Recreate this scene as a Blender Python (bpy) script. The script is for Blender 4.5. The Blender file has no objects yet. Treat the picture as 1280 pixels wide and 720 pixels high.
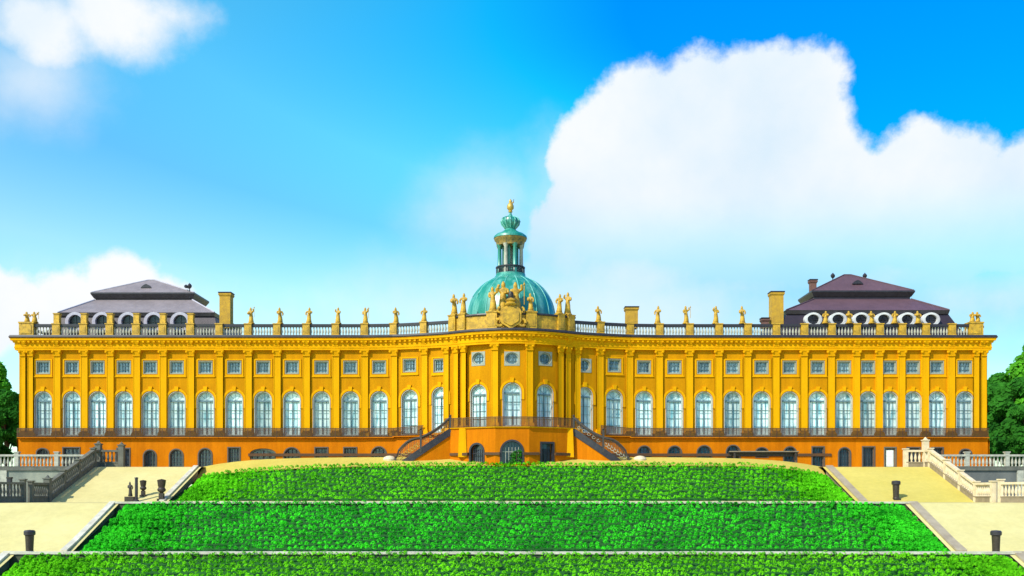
import bpy, bmesh, math, random
import numpy as np
from mathutils import Vector, Matrix
R = math.radians
random.seed(7)
sc = bpy.context.scene
col = sc.collection

# ------------------------------------------------------------ camera, sky, sun, exposure
F = 1300.0; HZ = 612.0; CZ = -2.08            # focal length in photo pixels, horizon row, eye height
cam = bpy.data.cameras.new('camera'); cam_o = bpy.data.objects.new('camera', cam); col.objects.link(cam_o)
cam_o.location = (0, -100, CZ); cam_o.rotation_euler = (R(90), 0, 0)
cam.sensor_width = 36; cam.lens = 36*F/1280; cam.shift_y = (HZ-360)/1280
cam.clip_start = .5; cam.clip_end = 6000
sc.camera = cam_o
sc.view_settings.view_transform = 'Standard'; sc.view_settings.look = 'None'
sc.view_settings.gamma = 1; sc.view_settings.exposure = 0.1
SUN_EL, SUN_AZ = 41, 46                        # azimuth: degrees to the left of straight behind the camera
tosun = Vector((-math.sin(R(SUN_AZ))*math.cos(R(SUN_EL)), -math.cos(R(SUN_AZ))*math.cos(R(SUN_EL)), math.sin(R(SUN_EL))))
sun = bpy.data.lights.new('sun', 'SUN'); sun.energy = 4.7; sun.angle = R(.5); sun.color = (1, .95, .84)
sun_o = bpy.data.objects.new('sun', sun); col.objects.link(sun_o)
sun_o.rotation_euler = tosun.to_track_quat('Z', 'Y').to_euler(); sun_o.location = (-60, -80, 90)

world = bpy.data.worlds.new('World'); sc.world = world; world.use_nodes = True
nt = world.node_tree; nt.nodes.clear()
def N(t, **kw):
    n = nt.nodes.new(t)
    for k, v in kw.items(): setattr(n, k, v)
    return n
def MA(op, a, b=None, c=None, clamp=False):
    n = N('ShaderNodeMath', operation=op); n.use_clamp = clamp
    for i, x in enumerate((a, b, c)):
        if x is None: continue
        if isinstance(x, (int, float)): n.inputs[i].default_value = x
        else: nt.links.new(x, n.inputs[i])
    return n.outputs[0]
sky = N('ShaderNodeTexSky', sky_type='NISHITA'); sky.sun_disc = False
sky.sun_elevation = R(SUN_EL); sky.sun_rotation = math.atan2(tosun.x, tosun.y)
sky.air_density = 1.0; sky.dust_density = .3; sky.ozone_density = 3.0; sky.altitude = 0
geo = N('ShaderNodeTexCoord')
sep = N('ShaderNodeSeparateXYZ'); nt.links.new(geo.outputs['Generated'], sep.inputs[0])
X, Y, Z = sep.outputs
az = MA('ARCTAN2', X, Y); el = MA('ARCSINE', Z)
def azel(px, py):
    u = (px-640)/F; v = (HZ-py)/F
    return math.atan(u), math.atan(v/math.sqrt(1+u*u))
nz = N('ShaderNodeTexNoise', noise_dimensions='3D'); nt.links.new(geo.outputs['Generated'], nz.inputs['Vector'])
nz.inputs['Scale'].default_value = 9; nz.inputs['Detail'].default_value = 9; nz.inputs['Roughness'].default_value = .62
nz2 = N('ShaderNodeTexNoise'); nt.links.new(geo.outputs['Generated'], nz2.inputs['Vector'])
nz2.inputs['Scale'].default_value = 3.0; nz2.inputs['Detail'].default_value = 5
def cloud(ells, amp, edge):
    cur = None
    for (px, py, rx, ry) in ells:
        a0, e0 = azel(px, py)
        k = math.cos(a0)**2
        dx = MA('MULTIPLY', MA('SUBTRACT', az, a0), F/rx/k); dy = MA('MULTIPLY', MA('SUBTRACT', el, e0), F/ry/math.sqrt(k))
        r = MA('SQRT', MA('ADD', MA('MULTIPLY', dx, dx), MA('MULTIPLY', dy, dy)))
        s = MA('MULTIPLY', MA('SUBTRACT', 1.0, r), min(rx, ry)/100)
        cur = s if cur is None else MA('SMOOTH_MAX', cur, s, .06)
    n = MA('MULTIPLY', MA('SUBTRACT', nz.outputs[0], .5), amp)
    m = N('ShaderNodeMapRange', interpolation_type='SMOOTHSTEP'); nt.links.new(MA('ADD', cur, n), m.inputs[0])
    m.inputs[1].default_value = -edge*.15; m.inputs[2].default_value = edge
    return m.outputs[0]
crisp = cloud([(965, 160, 108, 105), (1005, 112, 62, 62), (868, 135, 72, 70), (815, 180, 108, 100), (757, 225, 78, 112), (745, 330, 100, 130), (905, 250, 210, 130),
               (1150, 225, 85, 78), (1195, 235, 90, 85), (1300, 245, 120, 82), (1060, 280, 200, 95), (1220, 285, 160, 80)], 1.05, .17)
wispy = cloud([(45, 30, 95, 62), (150, 20, 115, 60), (215, 20, 80, 40)], 1.0, .45)
lowc = cloud([(150, 358, 62, 42), (85, 378, 70, 45), (20, 390, 75, 52), (-50, 390, 90, 75), (205, 380, 60, 36)], .9, .16)
wispy = MA('MAXIMUM', wispy, lowc)
thin = cloud([(800, 350, 190, 90), (705, 290, 90, 140), (1250, 370, 210, 75), (1120, 340, 150, 60), (930, 360, 260, 60), (600, 270, 110, 95), (560, 235, 60, 50), (740, 400, 420, 110), (160, 400, 380, 70), (30, 100, 130, 80)], .9, 1.0)
# other fair weather clouds round the rest of the sky
rest = N('ShaderNodeMapRange', interpolation_type='SMOOTHSTEP'); nt.links.new(nz2.outputs[0], rest.inputs[0])
rest.inputs[1].default_value = .5; rest.inputs[2].default_value = .68
back = MA('MULTIPLY', rest.outputs[0], MA('MULTIPLY', MA('SUBTRACT', .55, Y), 2.0, clamp=True))
fd = N('ShaderNodeMapRange', interpolation_type='SMOOTHSTEP'); nt.links.new(el, fd.inputs[0]); fd.inputs[1].default_value = .185; fd.inputs[2].default_value = .28; fd.inputs[3].default_value = .4; fd.inputs[4].default_value = 1
crisp = MA('MULTIPLY', crisp, fd.outputs[0])
dens = MA('MAXIMUM', MA('MAXIMUM', crisp, wispy), MA('MAXIMUM', MA('MULTIPLY', thin, .72), back))
# deepen the blue of the sky texture
dl_ = MA('MAXIMUM', MA('SUBTRACT', .43, el), 0.0)
tt = MA('ADD', MA('ADD', MA('MULTIPLY', az, -2.3), .25), MA('MULTIPLY', MA('MULTIPLY', dl_, dl_), 33.0))
tr_ = N('ShaderNodeValToRGB'); nt.links.new(MA('DIVIDE', tt, 3.0), tr_.inputs[0])
e_ = tr_.color_ramp.elements; e_[0].color = (0, .25, .46, 1); e_[1].position = .9; e_[1].color = (.33, .43, .36, 1)
q_ = e_.new(.10); q_.color = (.008, .40, .47, 1); q_ = e_.new(.34); q_.color = (.14, .45, .44, 1); q_ = e_.new(.55); q_.color = (.15, .37, .39, 1)
hsv = N('ShaderNodeVectorMath', operation='SCALE'); nt.links.new(tr_.outputs[0], hsv.inputs[0]); lowm = N('ShaderNodeMapRange', interpolation_type='SMOOTHSTEP'); nt.links.new(el, lowm.inputs[0]); lowm.inputs[1].default_value = .14; lowm.inputs[2].default_value = .32; lowm.inputs[3].default_value = 2.75; lowm.inputs[4].default_value = 4
azm = N('ShaderNodeMapRange', interpolation_type='SMOOTHSTEP'); nt.links.new(az, azm.inputs[0]); azm.inputs[1].default_value = -.05; azm.inputs[2].default_value = .3
nt.links.new(MA('SUBTRACT', 4.0, MA('MULTIPLY', azm.outputs[0], MA('SUBTRACT', 4.0, lowm.outputs[0]))), hsv.inputs[3])
mulc = N('ShaderNodeMix', data_type='RGBA', blend_type='MULTIPLY'); mulc.inputs[0].default_value = 1
nt.links.new(sky.outputs[0], mulc.inputs[6]); nt.links.new(hsv.outputs[0], mulc.inputs[7])
# cloud body: white, soft grey-blue variation inside
cr = N('ShaderNodeValToRGB'); nt.links.new(MA('ADD', MA('ADD', MA('MULTIPLY', nz2.outputs[0], .7), MA('MULTIPLY', nz.outputs[0], .25)), MA('MULTIPLY', MA('SUBTRACT', el, .22), .35)), cr.inputs[0])
cr.color_ramp.elements[0].position = .38; cr.color_ramp.elements[0].color = (4.5, 5.6, 6.5, 1)
cr.color_ramp.elements[1].position = .60; cr.color_ramp.elements[1].color = (6.5, 6.6, 6.7, 1)
mix = N('ShaderNodeMix', data_type='RGBA'); nt.links.new(dens, mix.inputs[0]); nt.links.new(mulc.outputs[2], mix.inputs[6]); nt.links.new(cr.outputs[0], mix.inputs[7])
bg = N('ShaderNodeBackground'); bg.inputs[1].default_value = .142
nt.links.new(mix.outputs[2], bg.inputs[0])
out = N('ShaderNodeOutputWorld'); nt.links.new(bg.outputs[0], out.inputs[0])

def P(px, py, D):
    """photo pixel at distance D -> place in the world (building front line at y = 0)"""
    return Vector(((px-640)/F*D, D-100, (HZ-py)/F*D+CZ))
def PX(px, D): return (px-640)/F*D
def PZ(py, D): return (HZ-py)/F*D+CZ

# ------------------------------------------------------------ materials
def mat(name, c, rough=.7, c2=None, scale=1.0, stretch=(1, 1, 1), bump=0, bscale=30, metal=0, spec=.5, lo=.35, hi=.7, detail=6, objrand=0, streak=0):
    m = bpy.data.materials.new(name); m.use_nodes = True; t = m.node_tree; b = t.nodes['Principled BSDF']
    b.inputs['Base Color'].default_value = (*c, 1); b.inputs['Roughness'].default_value = rough
    b.inputs['Metallic'].default_value = metal; b.inputs['Specular IOR Level'].default_value = spec
    tc = t.nodes.new('ShaderNodeTexCoord')
    if c2:
        mp = t.nodes.new('ShaderNodeMapping'); mp.inputs['Scale'].default_value = stretch
        t.links.new(tc.outputs['Object'], mp.inputs[0])
        n = t.nodes.new('ShaderNodeTexNoise'); n.inputs['Scale'].default_value = scale; n.inputs['Detail'].default_value = detail
        n.inputs['Roughness'].default_value = .65
        t.links.new(mp.outputs[0], n.inputs['Vector'])
        r = t.nodes.new('ShaderNodeValToRGB'); r.color_ramp.elements[0].position = lo; r.color_ramp.elements[1].position = hi
        r.color_ramp.elements[0].color = (*c, 1); r.color_ramp.elements[1].color = (*c2, 1)
        t.links.new(n.outputs[0], r.inputs[0]); last = r.outputs[0]
        if objrand:
            oi = t.nodes.new('ShaderNodeObjectInfo'); mr = t.nodes.new('ShaderNodeMapRange')
            mr.inputs[3].default_value = 1-objrand; mr.inputs[4].default_value = 1+objrand
            t.links.new(oi.outputs['Random'], mr.inputs[0])
            h = t.nodes.new('ShaderNodeHueSaturation'); t.links.new(last, h.inputs['Color']); t.links.new(mr.outputs[0], h.inputs['Value'])
            last = h.outputs[0]
        if streak:                                                  # rain streaks and blotches of the plaster itself
            for sc3, stv, lo3, amt in ((1.0, (2.2, 2.2, .16), .42, streak), (.18, (1, 1, 1), .4, streak*.7), (9, (1, 1, 1), .35, streak*.35)):
                mp3 = t.nodes.new('ShaderNodeMapping'); mp3.inputs['Scale'].default_value = stv; t.links.new(tc.outputs['Object'], mp3.inputs[0])
                n3 = t.nodes.new('ShaderNodeTexNoise'); n3.inputs['Scale'].default_value = sc3; n3.inputs['Detail'].default_value = 8; n3.inputs['Roughness'].default_value = .7
                t.links.new(mp3.outputs[0], n3.inputs['Vector'])
                m3 = t.nodes.new('ShaderNodeMapRange'); m3.inputs[1].default_value = lo3; m3.inputs[2].default_value = lo3+.25; m3.inputs[3].default_value = 1-amt; m3.inputs[4].default_value = 1
                t.links.new(n3.outputs[0], m3.inputs[0])
                h3 = t.nodes.new('ShaderNodeHueSaturation'); t.links.new(last, h3.inputs['Color']); t.links.new(m3.outputs[0], h3.inputs['Value']); last = h3.outputs[0]
        t.links.new(last, b.inputs['Base Color'])
    if bump:
        n = t.nodes.new('ShaderNodeTexNoise'); n.inputs['Scale'].default_value = bscale; n.inputs['Detail'].default_value = 6
        t.links.new(tc.outputs['Object'], n.inputs['Vector'])
        bp = t.nodes.new('ShaderNodeBump'); bp.inputs['Strength'].default_value = bump; bp.inputs['Distance'].default_value = .05
        t.links.new(n.outputs[0], bp.inputs['Height']); t.links.new(bp.outputs[0], b.inputs['Normal'])
    return m
M = {}
M['wall'] = mat('ochre_plaster', (.72, .315, .002), .8, (.58, .23, .002), .55, (1, 1, .45), .25, 6, lo=.35, hi=.75, spec=.06, streak=.15)
M['yellow'] = mat('yellow_plaster', (.86, .42, .002), .75, (.74, .325, .002), .8, (1, 1, .35), .2, 9, lo=.4, hi=.8, spec=.06, streak=.10)
M['plinth'] = mat('orange_plaster', (.74, .22, .002), .8, (.60, .165, .002), .5, (1, 1, .6), .25, 5, spec=.06, streak=.17)
M['gold'] = mat('gilded_stone', (.70, .40, .02), .55, (.24, .14, .015), 2.4, (1, 1, 1), .4, 12, metal=.0)
M['lantern_gold'] = mat('tarnished_gold', (.42, .26, .05), .55, (.06, .08, .05), 3, bump=.4, bscale=10)
M['gilt'] = mat('gilding', (.75, .48, .08), .4, (.35, .22, .05), 8, metal=.35, bump=.4, bscale=14)
M['dark'] = mat('dark_metal', (.018, .016, .022), .45, (.04, .035, .045), 3)
M['iron'] = mat('wrought_iron', (.035, .03, .03), .5, (.08, .06, .045), 6)
M['brown'] = mat('brown_railing_and_shade', (.07, .03, .008), .7, (.11, .045, .01), 2)  # railing brown; also paints the shadow line along the plinth
M['white'] = mat('white_paint', (.80, .82, .80), .5, (.62, .68, .68), 3)
M['pale'] = mat('pale_stone', (.50, .48, .38), .8, (.30, .30, .24), 3, bump=.3, bscale=10)
M['cream'] = mat('cream_and_sunlit_stone', (.74, .62, .42), .8, (.55, .44, .28), 2.2, bump=.3, bscale=10)  # also carries the sunlit tone of the right balustrades
M['grey'] = mat('grey_and_shaded_stone', (.16, .155, .12), .85, (.075, .08, .065), 1.6, bump=.4, bscale=8)  # also carries the shaded tone of the left balustrades
M['cellar_frame'] = mat('dark_cellar_frame', (.07, .06, .05), .7, (.11, .09, .07), 3)
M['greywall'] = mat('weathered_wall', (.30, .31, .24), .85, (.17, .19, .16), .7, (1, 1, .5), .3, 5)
M['greywall_r'] = mat('shaded_weathered_wall', (.15, .155, .14), .85, (.08, .09, .09), .7, (1, 1, .5), .3, 5)  # darker copy of the weathered wall, its shade put into the colour
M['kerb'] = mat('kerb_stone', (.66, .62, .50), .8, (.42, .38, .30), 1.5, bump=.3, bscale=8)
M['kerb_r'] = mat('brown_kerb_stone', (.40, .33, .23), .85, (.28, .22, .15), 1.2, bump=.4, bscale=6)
M['kerb_under'] = mat('dark_green_stone', (.05, .07, .035), .9, (.09, .09, .06), 1.2)  # dark green face under the pale coping
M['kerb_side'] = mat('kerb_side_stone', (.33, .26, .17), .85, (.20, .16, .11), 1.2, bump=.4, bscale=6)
M['roof_pale'] = mat('pale_slate', (.33, .275, .285), .5, (.25, .205, .215), .5, (1, 1, 1), .2, 12, streak=.15)
M['roof_purple'] = mat('purple_slate', (.15, .08, .10), .55, (.115, .06, .075), .5, (1, 1, 1), .2, 12, streak=.15)
M['slate_dark'] = mat('dark_slate', (.022, .014, .022), .5, (.04, .022, .035), 1.5, (1, 1, 1), .2, 12)
M['copper'] = mat('green_copper', (.005, .25, .18), .36, (.16, .50, .41), .8, (1.6, 1.6, .22), .05, 4, lo=.45, hi=.72, streak=.12, spec=.9)
M['copper_pale'] = mat('pale_copper', (.25, .60, .52), .35, (.03, .36, .29), 1.8, (1.5, 1.5, .3), .05, 4)
M['chimney'] = mat('chimney_plaster', (.58, .33, .02), .8, (.36, .2, .03), 2)
M['brickred'] = mat('chimney_brick', (.19, .09, .07), .8, (.12, .05, .04), 3)
M['dormer'] = mat('lilac_grey_stone', (.52, .49, .56), .7, (.36, .34, .42), 3)
M['dormer_white'] = mat('white_surround', (.74, .74, .72), .7, (.40, .38, .40), 1.6)
M['black'] = mat('dark_opening', (.012, .013, .018), .25, (.03, .03, .04), 4)
M['pillar'] = mat('dark_bronze', (.02, .014, .010), .5, (.055, .04, .028), 6, bump=.4, bscale=18)
M['bark'] = mat('bark', (.09, .06, .04), .9, (.05, .035, .025), 5)
M['soil'] = mat('soil_and_moss', (.006, .11, .005), .95, (.004, .06, .004), 1.2)

def gravel_mat(name, a, b_, c):
    m = mat(name, a, .95, b_, .25, (1, 1, 1), .5, 40, lo=.3, hi=.75, detail=10, streak=.09)
    return m
M['gravel'] = gravel_mat('pale_gravel', (.76, .66, .29), (.66, .555, .21), None)
M['gravel_r'] = gravel_mat('warm_sand', (.68, .56, .13), (.60, .49, .09), None)
M['gravel_y'] = gravel_mat('yellow_sand', (.66, .52, .10), (.55, .44, .06), None)
M['yard'] = mat('yard_gravel', (.42, .42, .32), .95, (.3, .32, .26), .6, bump=.3)
M['meadow'] = mat('meadow_grass', (.06, .12, .02), .95, (.04, .08, .015), .05)

def pane_mat(name, lo_c, hi_c, folds, rnd=.2):
    m = bpy.data.materials.new(name); m.use_nodes = True; t = m.node_tree; b = t.nodes['Principled BSDF']
    b.inputs['Roughness'].default_value = .12; b.inputs['Specular IOR Level'].default_value = .6
    tc = t.nodes.new('ShaderNodeTexCoord'); oi = t.nodes.new('ShaderNodeObjectInfo')
    ad = t.nodes.new('ShaderNodeVectorMath'); ad.operation = 'ADD'
    sc_ = t.nodes.new('ShaderNodeVectorMath'); sc_.operation = 'SCALE'; sc_.inputs[3].default_value = 37
    cmb = t.nodes.new('ShaderNodeCombineXYZ')
    for i in range(3): t.links.new(oi.outputs['Random'], cmb.inputs[i])
    t.links.new(cmb.outputs[0], sc_.inputs[0]); t.links.new(tc.outputs['Object'], ad.inputs[0]); t.links.new(sc_.outputs[0], ad.inputs[1])
    mp = t.nodes.new('ShaderNodeMapping'); mp.inputs['Scale'].default_value = (folds, 1, .35); t.links.new(ad.outputs[0], mp.inputs[0])
    n = t.nodes.new('ShaderNodeTexNoise'); n.inputs['Scale'].default_value = 1.4; n.inputs['Detail'].default_value = 4; t.links.new(mp.outputs[0], n.inputs['Vector'])
    r = t.nodes.new('ShaderNodeValToRGB'); r.color_ramp.elements[0].position = .33; r.color_ramp.elements[1].position = .55
    r.color_ramp.elements[0].color = (*lo_c, 1); r.color_ramp.elements[1].color = (*hi_c, 1)
    t.links.new(n.outputs[0], r.inputs[0])
    h = t.nodes.new('ShaderNodeHueSaturation'); mr = t.nodes.new('ShaderNodeMapRange'); mr.inputs[3].default_value = 1-rnd; mr.inputs[4].default_value = 1+rnd*.3
    t.links.new(oi.outputs['Random'], mr.inputs[0]); t.links.new(mr.outputs[0], h.inputs['Value']); t.links.new(r.outputs[0], h.inputs['Color'])
    t.links.new(h.outputs[0], b.inputs['Base Color'])
    return m
M['pane'] = pane_mat('curtained_glass', (.20, .48, .56), (.80, .97, .95), 2.6, .45)
M['pane_small'] = pane_mat('small_glass', (.06, .14, .20), (.42, .60, .66), 3.0, .3)
M['pane_dark'] = pane_mat('cellar_glass', (.008, .010, .014), (.10, .15, .19), 4.0, .4)

def leaf_mat(name, dark, light, lo=.35, hi=.65, scale=.35):
    m = bpy.data.materials.new(name); m.use_nodes = True; t = m.node_tree; b = t.nodes['Principled BSDF']
    b.inputs['Roughness'].default_value = .8; b.inputs['Specular IOR Level'].default_value = .06
    at = t.nodes.new('ShaderNodeAttribute'); at.attribute_name = 'tint'
    tc = t.nodes.new('ShaderNodeTexCoord'); n = t.nodes.new('ShaderNodeTexNoise'); n.inputs['Scale'].default_value = scale; n.inputs['Detail'].default_value = 4
    t.links.new(tc.outputs['Object'], n.inputs['Vector'])
    a = t.nodes.new('ShaderNodeMath'); a.operation = 'MULTIPLY_ADD'; a.inputs[1].default_value = .5; t.links.new(at.outputs['Fac'], a.inputs[0])
    s = t.nodes.new('ShaderNodeMath'); s.operation = 'MULTIPLY_ADD'; s.inputs[1].default_value = 1.3; s.inputs[2].default_value = -.30; t.links.new(n.outputs[0], s.inputs[0]); t.links.new(s.outputs[0], a.inputs[2])
    r = t.nodes.new('ShaderNodeValToRGB'); r.color_ramp.elements[0].position = .15; r.color_ramp.elements[1].position = .9
    r.color_ramp.elements[0].color = (*dark, 1); r.color_ramp.elements[1].color = (*light, 1)
    t.links.new(a.outputs[0], r.inputs[0]); t.links.new(r.outputs[0], b.inputs['Base Color'])
    tr = t.nodes.new('ShaderNodeBsdfTranslucent'); t.links.new(r.outputs[0], tr.inputs['Color'])
    mx = t.nodes.new('ShaderNodeMixShader'); mx.inputs[0].default_value = .38
    t.links.new(b.outputs[0], mx.inputs[1]); t.links.new(tr.outputs[0], mx.inputs[2]); t.links.new(mx.outputs[0], t.nodes['Material Output'].inputs[0])
    return m
M['vine_a'] = leaf_mat('vine_leaves_fresh', (.02, .26, .002), (.20, .84, .015))
M['vine_b'] = leaf_mat('vine_leaves_deep', (.003, .20, .008), (.07, .84, .03))
M['vine_c'] = leaf_mat('vine_leaves_light', (.02, .26, .002), (.24, .84, .015))
M['tree'] = leaf_mat('tree_leaves', (.006, .06, .008), (.055, .27, .025), scale=.5)
M['tree_b'] = leaf_mat('tree_leaves_bright', (.015, .12, .006), (.15, .55, .03), scale=.5)

# ------------------------------------------------------------ mesh helpers
class MB:
    def __init__(s): s.v = []; s.f = []; s.M = Matrix(); s.mi = []; s.m = 0
    def add(s, vs, fs):
        o = len(s.v)
        s.v += [tuple(s.M @ Vector(p)) for p in vs]
        s.f += [tuple(o+i for i in f) for f in fs]; s.mi += [s.m]*len(fs)
    def box(s, x0, x1, y0, y1, z0, z1):
        s.add([(x0, y0, z0), (x1, y0, z0), (x1, y1, z0), (x0, y1, z0), (x0, y0, z1), (x1, y0, z1), (x1, y1, z1), (x0, y1, z1)],
              [(0, 3, 2, 1), (4, 5, 6, 7), (0, 1, 5, 4), (1, 2, 6, 5), (2, 3, 7, 6), (3, 0, 4, 7)])
    def frus(s, a, b):
        """a, b = (x0, x1, y0, y1, z): stacked rectangles"""
        q = lambda r: [(r[0], r[2], r[4]), (r[1], r[2], r[4]), (r[1], r[3], r[4]), (r[0], r[3], r[4])]
        s.add(q(a)+q(b), [(0, 3, 2, 1), (4, 5, 6, 7), (0, 1, 5, 4), (1, 2, 6, 5), (2, 3, 7, 6), (3, 0, 4, 7)])
    def lathe(s, prof, n=12, c=(0, 0, 0), a0=0, a1=2*math.pi, sx=1, sy=1):
        full = abs(a1-a0-2*math.pi) < 1e-6; k = n if full else n+1
        vs = [(c[0]+r*math.cos(a0+(a1-a0)*j/n)*sx, c[1]+r*math.sin(a0+(a1-a0)*j/n)*sy, c[2]+z) for r, z in prof for j in range(k)]
        fs = []
        for i in range(len(prof)-1):
            for j in range(n):
                j2 = (j+1) % k
                fs.append((i*k+j, i*k+j2, (i+1)*k+j2, (i+1)*k+j))
        if full:
            if prof[0][0] > 1e-4: fs.append(tuple(reversed(range(k))))
            if prof[-1][0] > 1e-4: fs.append(tuple((len(prof)-1)*k+j for j in range(k)))
        s.add(vs, fs)
    def tube(s, pts, r, n=6, closed=False):
        pts = [Vector(p) for p in pts]; vs = []; m = len(pts)
        for i, p in enumerate(pts):
            a = pts[i-1] if (i or closed) else p; b = pts[(i+1) % m] if (i < m-1 or closed) else p
            t = (b-a).normalized(); up = Vector((0, 0, 1)) if abs(t.z) < .9 else Vector((1, 0, 0))
            u = t.cross(up).normalized(); w = u.cross(t); rr = r[i] if isinstance(r, (list, tuple)) else r
            vs += [p+(u*math.cos(2*math.pi*j/n+math.pi/n)+w*math.sin(2*math.pi*j/n+math.pi/n))*rr for j in range(n)]
        fs = []
        for i in range(m if closed else m-1):
            for j in range(n):
                a = i*n+j; b = i*n+(j+1) % n; i2 = (i+1) % m
                fs.append((a, b, i2*n+(j+1) % n, i2*n+j))
        if not closed: fs += [tuple(reversed(range(n))), tuple((m-1)*n+j for j in range(n))]
        s.add(vs, fs)
    def prism(s, pts, y0, y1):
        """outline in x-z, extruded in y"""
        n = len(pts)
        s.add([(x, y0, z) for x, z in pts]+[(x, y1, z) for x, z in pts],
              [tuple(range(n)), tuple(reversed(range(n, 2*n)))]+[(i, i+n, (i+1) % n+n, (i+1) % n) for i in range(n)])
    def ring(s, o, i, y0, y1):
        """between two outlines with the same count in x-z, open prism with front, inner and outer faces"""
        n = len(o)
        vs = [(x, y0, z) for x, z in o]+[(x, y0, z) for x, z in i]+[(x, y1, z) for x, z in o]+[(x, y1, z) for x, z in i]
        fs = []
        for k in range(n):
            q = (k+1) % n
            fs += [(k, q, n+q, n+k), (n+k, n+q, 3*n+q, 3*n+k), (q, k, 2*n+k, 2*n+q), (2*n+q, 2*n+k, 3*n+k, 3*n+q)]
        s.add(vs, fs)
    def sweep(s, path, prof, closed_prof=True):
        """path: list of (x, y); prof: list of (outward, z); outward = right-hand side of the path turned to -y when going +x"""
        m = len(path); k = len(prof); vs = []
        for i in range(m):
            p = Vector(path[i]); ns = []
            if i: e = (p-Vector(path[i-1])).normalized(); ns.append(Vector((e.y, -e.x)))
            if i < m-1: e = (Vector(path[i+1])-p).normalized(); ns.append(Vector((e.y, -e.x)))
            nn = sum(ns, Vector((0, 0))).normalized(); sc_ = 1/max(.35, nn.dot(ns[0]))
            vs += [(p.x+nn.x*o*sc_, p.y+nn.y*o*sc_, z) for o, z in prof]
        fs = []
        for i in range(m-1):
            for j in range(k if closed_prof else k-1):
                q = (j+1) % k
                fs.append((i*k+j, i*k+q, (i+1)*k+q, (i+1)*k+j))
        if closed_prof: fs += [tuple(range(k)), tuple(reversed(range((m-1)*k, m*k)))]
        s.add(vs, fs)
    def build(s, name, m, parent=None, smooth=False, loc=None, rz=0, recalc=True):
        me = bpy.data.meshes.new(name); me.from_pydata(s.v, [], s.f)
        for q in (m if isinstance(m, (list, tuple)) else [m]): me.materials.append(q)
        if any(s.mi):
            me.polygons.foreach_set('material_index', s.mi)
        if recalc:
            b = bmesh.new(); b.from_mesh(me); bmesh.ops.recalc_face_normals(b, faces=b.faces); b.to_mesh(me); b.free()
        if smooth:
            me.shade_smooth()
            try: me.set_sharp_from_angle(angle=R(38))
            except Exception: pass
        return link(name, me, parent, loc, rz)
def link(name, me, parent=None, loc=None, rz=0):
    o = bpy.data.objects.new(name, me); col.objects.link(o); o.parent = parent
    if loc is not None: o.location = loc
    o.rotation_euler.z = rz
    return o
def empty(name, loc=(0, 0, 0), rz=0):
    o = link(name, None, None, loc, rz); o.empty_display_size = .3; return o
def tag(o, label=None, cat=None, group=None, kind=None):
    if label: o['label'] = label
    if cat: o['category'] = cat
    if group: o['group'] = group
    if kind: o['kind'] = kind
    return o
def copy_tree(o, parent=None):
    c = o.copy(); col.objects.link(c); c.parent = parent
    for ch in o.children: copy_tree(ch, c)
    return c

# ------------------------------------------------------------ terrain
# path profile seen from the eye: (distance, height relative to the eye)
PROF = [(97.2, 2.08), (95.4, 2.08), (86, -1.04), (75.5, -.99), (67.4, -4.05), (59.7, -3.68), (52, -6.5), (44, -6.7), (30, -7.6), (-60, -7.8)]
def pz(D):
    for (a, za), (b, zb) in zip(PROF, PROF[1:]):
        if D >= b: return zb+(za-zb)*(min(D, a)-b)/(a-b)+CZ
    return PROF[-1][1]+CZ
W = 28.8; XR = 38.4
def sheet(name, xs, Ds, zf, m, label=None, kind='structure', xoff=None):
    mb = MB(); n = len(xs)
    for D in Ds:
        for x in xs: mb.v.append((x, D-100, zf(x, D)))
    mb.f = [(i*n+j, i*n+j+1, (i+1)*n+j+1, (i+1)*n+j) for i in range(len(Ds)-1) for j in range(n-1)]; mb.mi = [0]*len(mb.f)
    o = mb.build(name, m, recalc=False)
    for p in o.data.polygons: pass
    o['kind'] = kind
    return o
# big ground to the horizon
sheet('ground', np.linspace(-3000, 3000, 9), [-2000, -60, 200, 1500, 3000], lambda x, D: -10.4, M['meadow'])
# upper ground round and behind the palace
sheet('upper_ground', [-300, -120, -60, 60, 120, 300], [97.25, 100, 130, 200, 420], lambda x, D: -.004, M['gravel'])
for sgn in (-1, 1):
    sheet('path', [sgn*x for x in (W-.3, 31.5, 35, XR+.2)], [97.3, 95.4, 93, 90.5, 88, 86, 84.5, 83], lambda x, D: pz(D), M['gravel'] if sgn < 0 else M['gravel_r'])
    # lower, wider part of the ramp
    def dl(x): return 76+7*max(0., 1-max(0., abs(x)-XR)/2.2)
    mb = MB(); xs = [W-.3, 33, XR, XR+1.1, XR+2.2, 45, 60, 90, 160]; rows = [None, 75.5, 71, 67.4, 59.7, 52, 44, 30, 0, -60]
    for r in rows:
        for x in xs:
            D = dl(x) if r is None else r
            mb.v.append((sgn*x, D-100, pz(D)))
    n = len(xs); mb.f = [(i*n+j, i*n+j+1, (i+1)*n+j+1, (i+1)*n+j) for i in range(len(rows)-1) for j in range(n-1)]; mb.mi = [0]*len(mb.f)
    tag(mb.build('path', M['gravel'], recalc=False), kind='structure')
    sheet('yard', [sgn*x for x in (XR, 60, 160)], [97.6, 90, 74], lambda x, D: -3.7, M['yard'])
sheet('path', np.linspace(-W-.3, W+.3, 3), [44, 30, 0, -60], lambda x, D: pz(D), M['gravel'])

def bump1(x): return max(0., 1-(x/W)**2)
def bump8(x): return max(0., 1-(abs(x)/W)**8)
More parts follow.
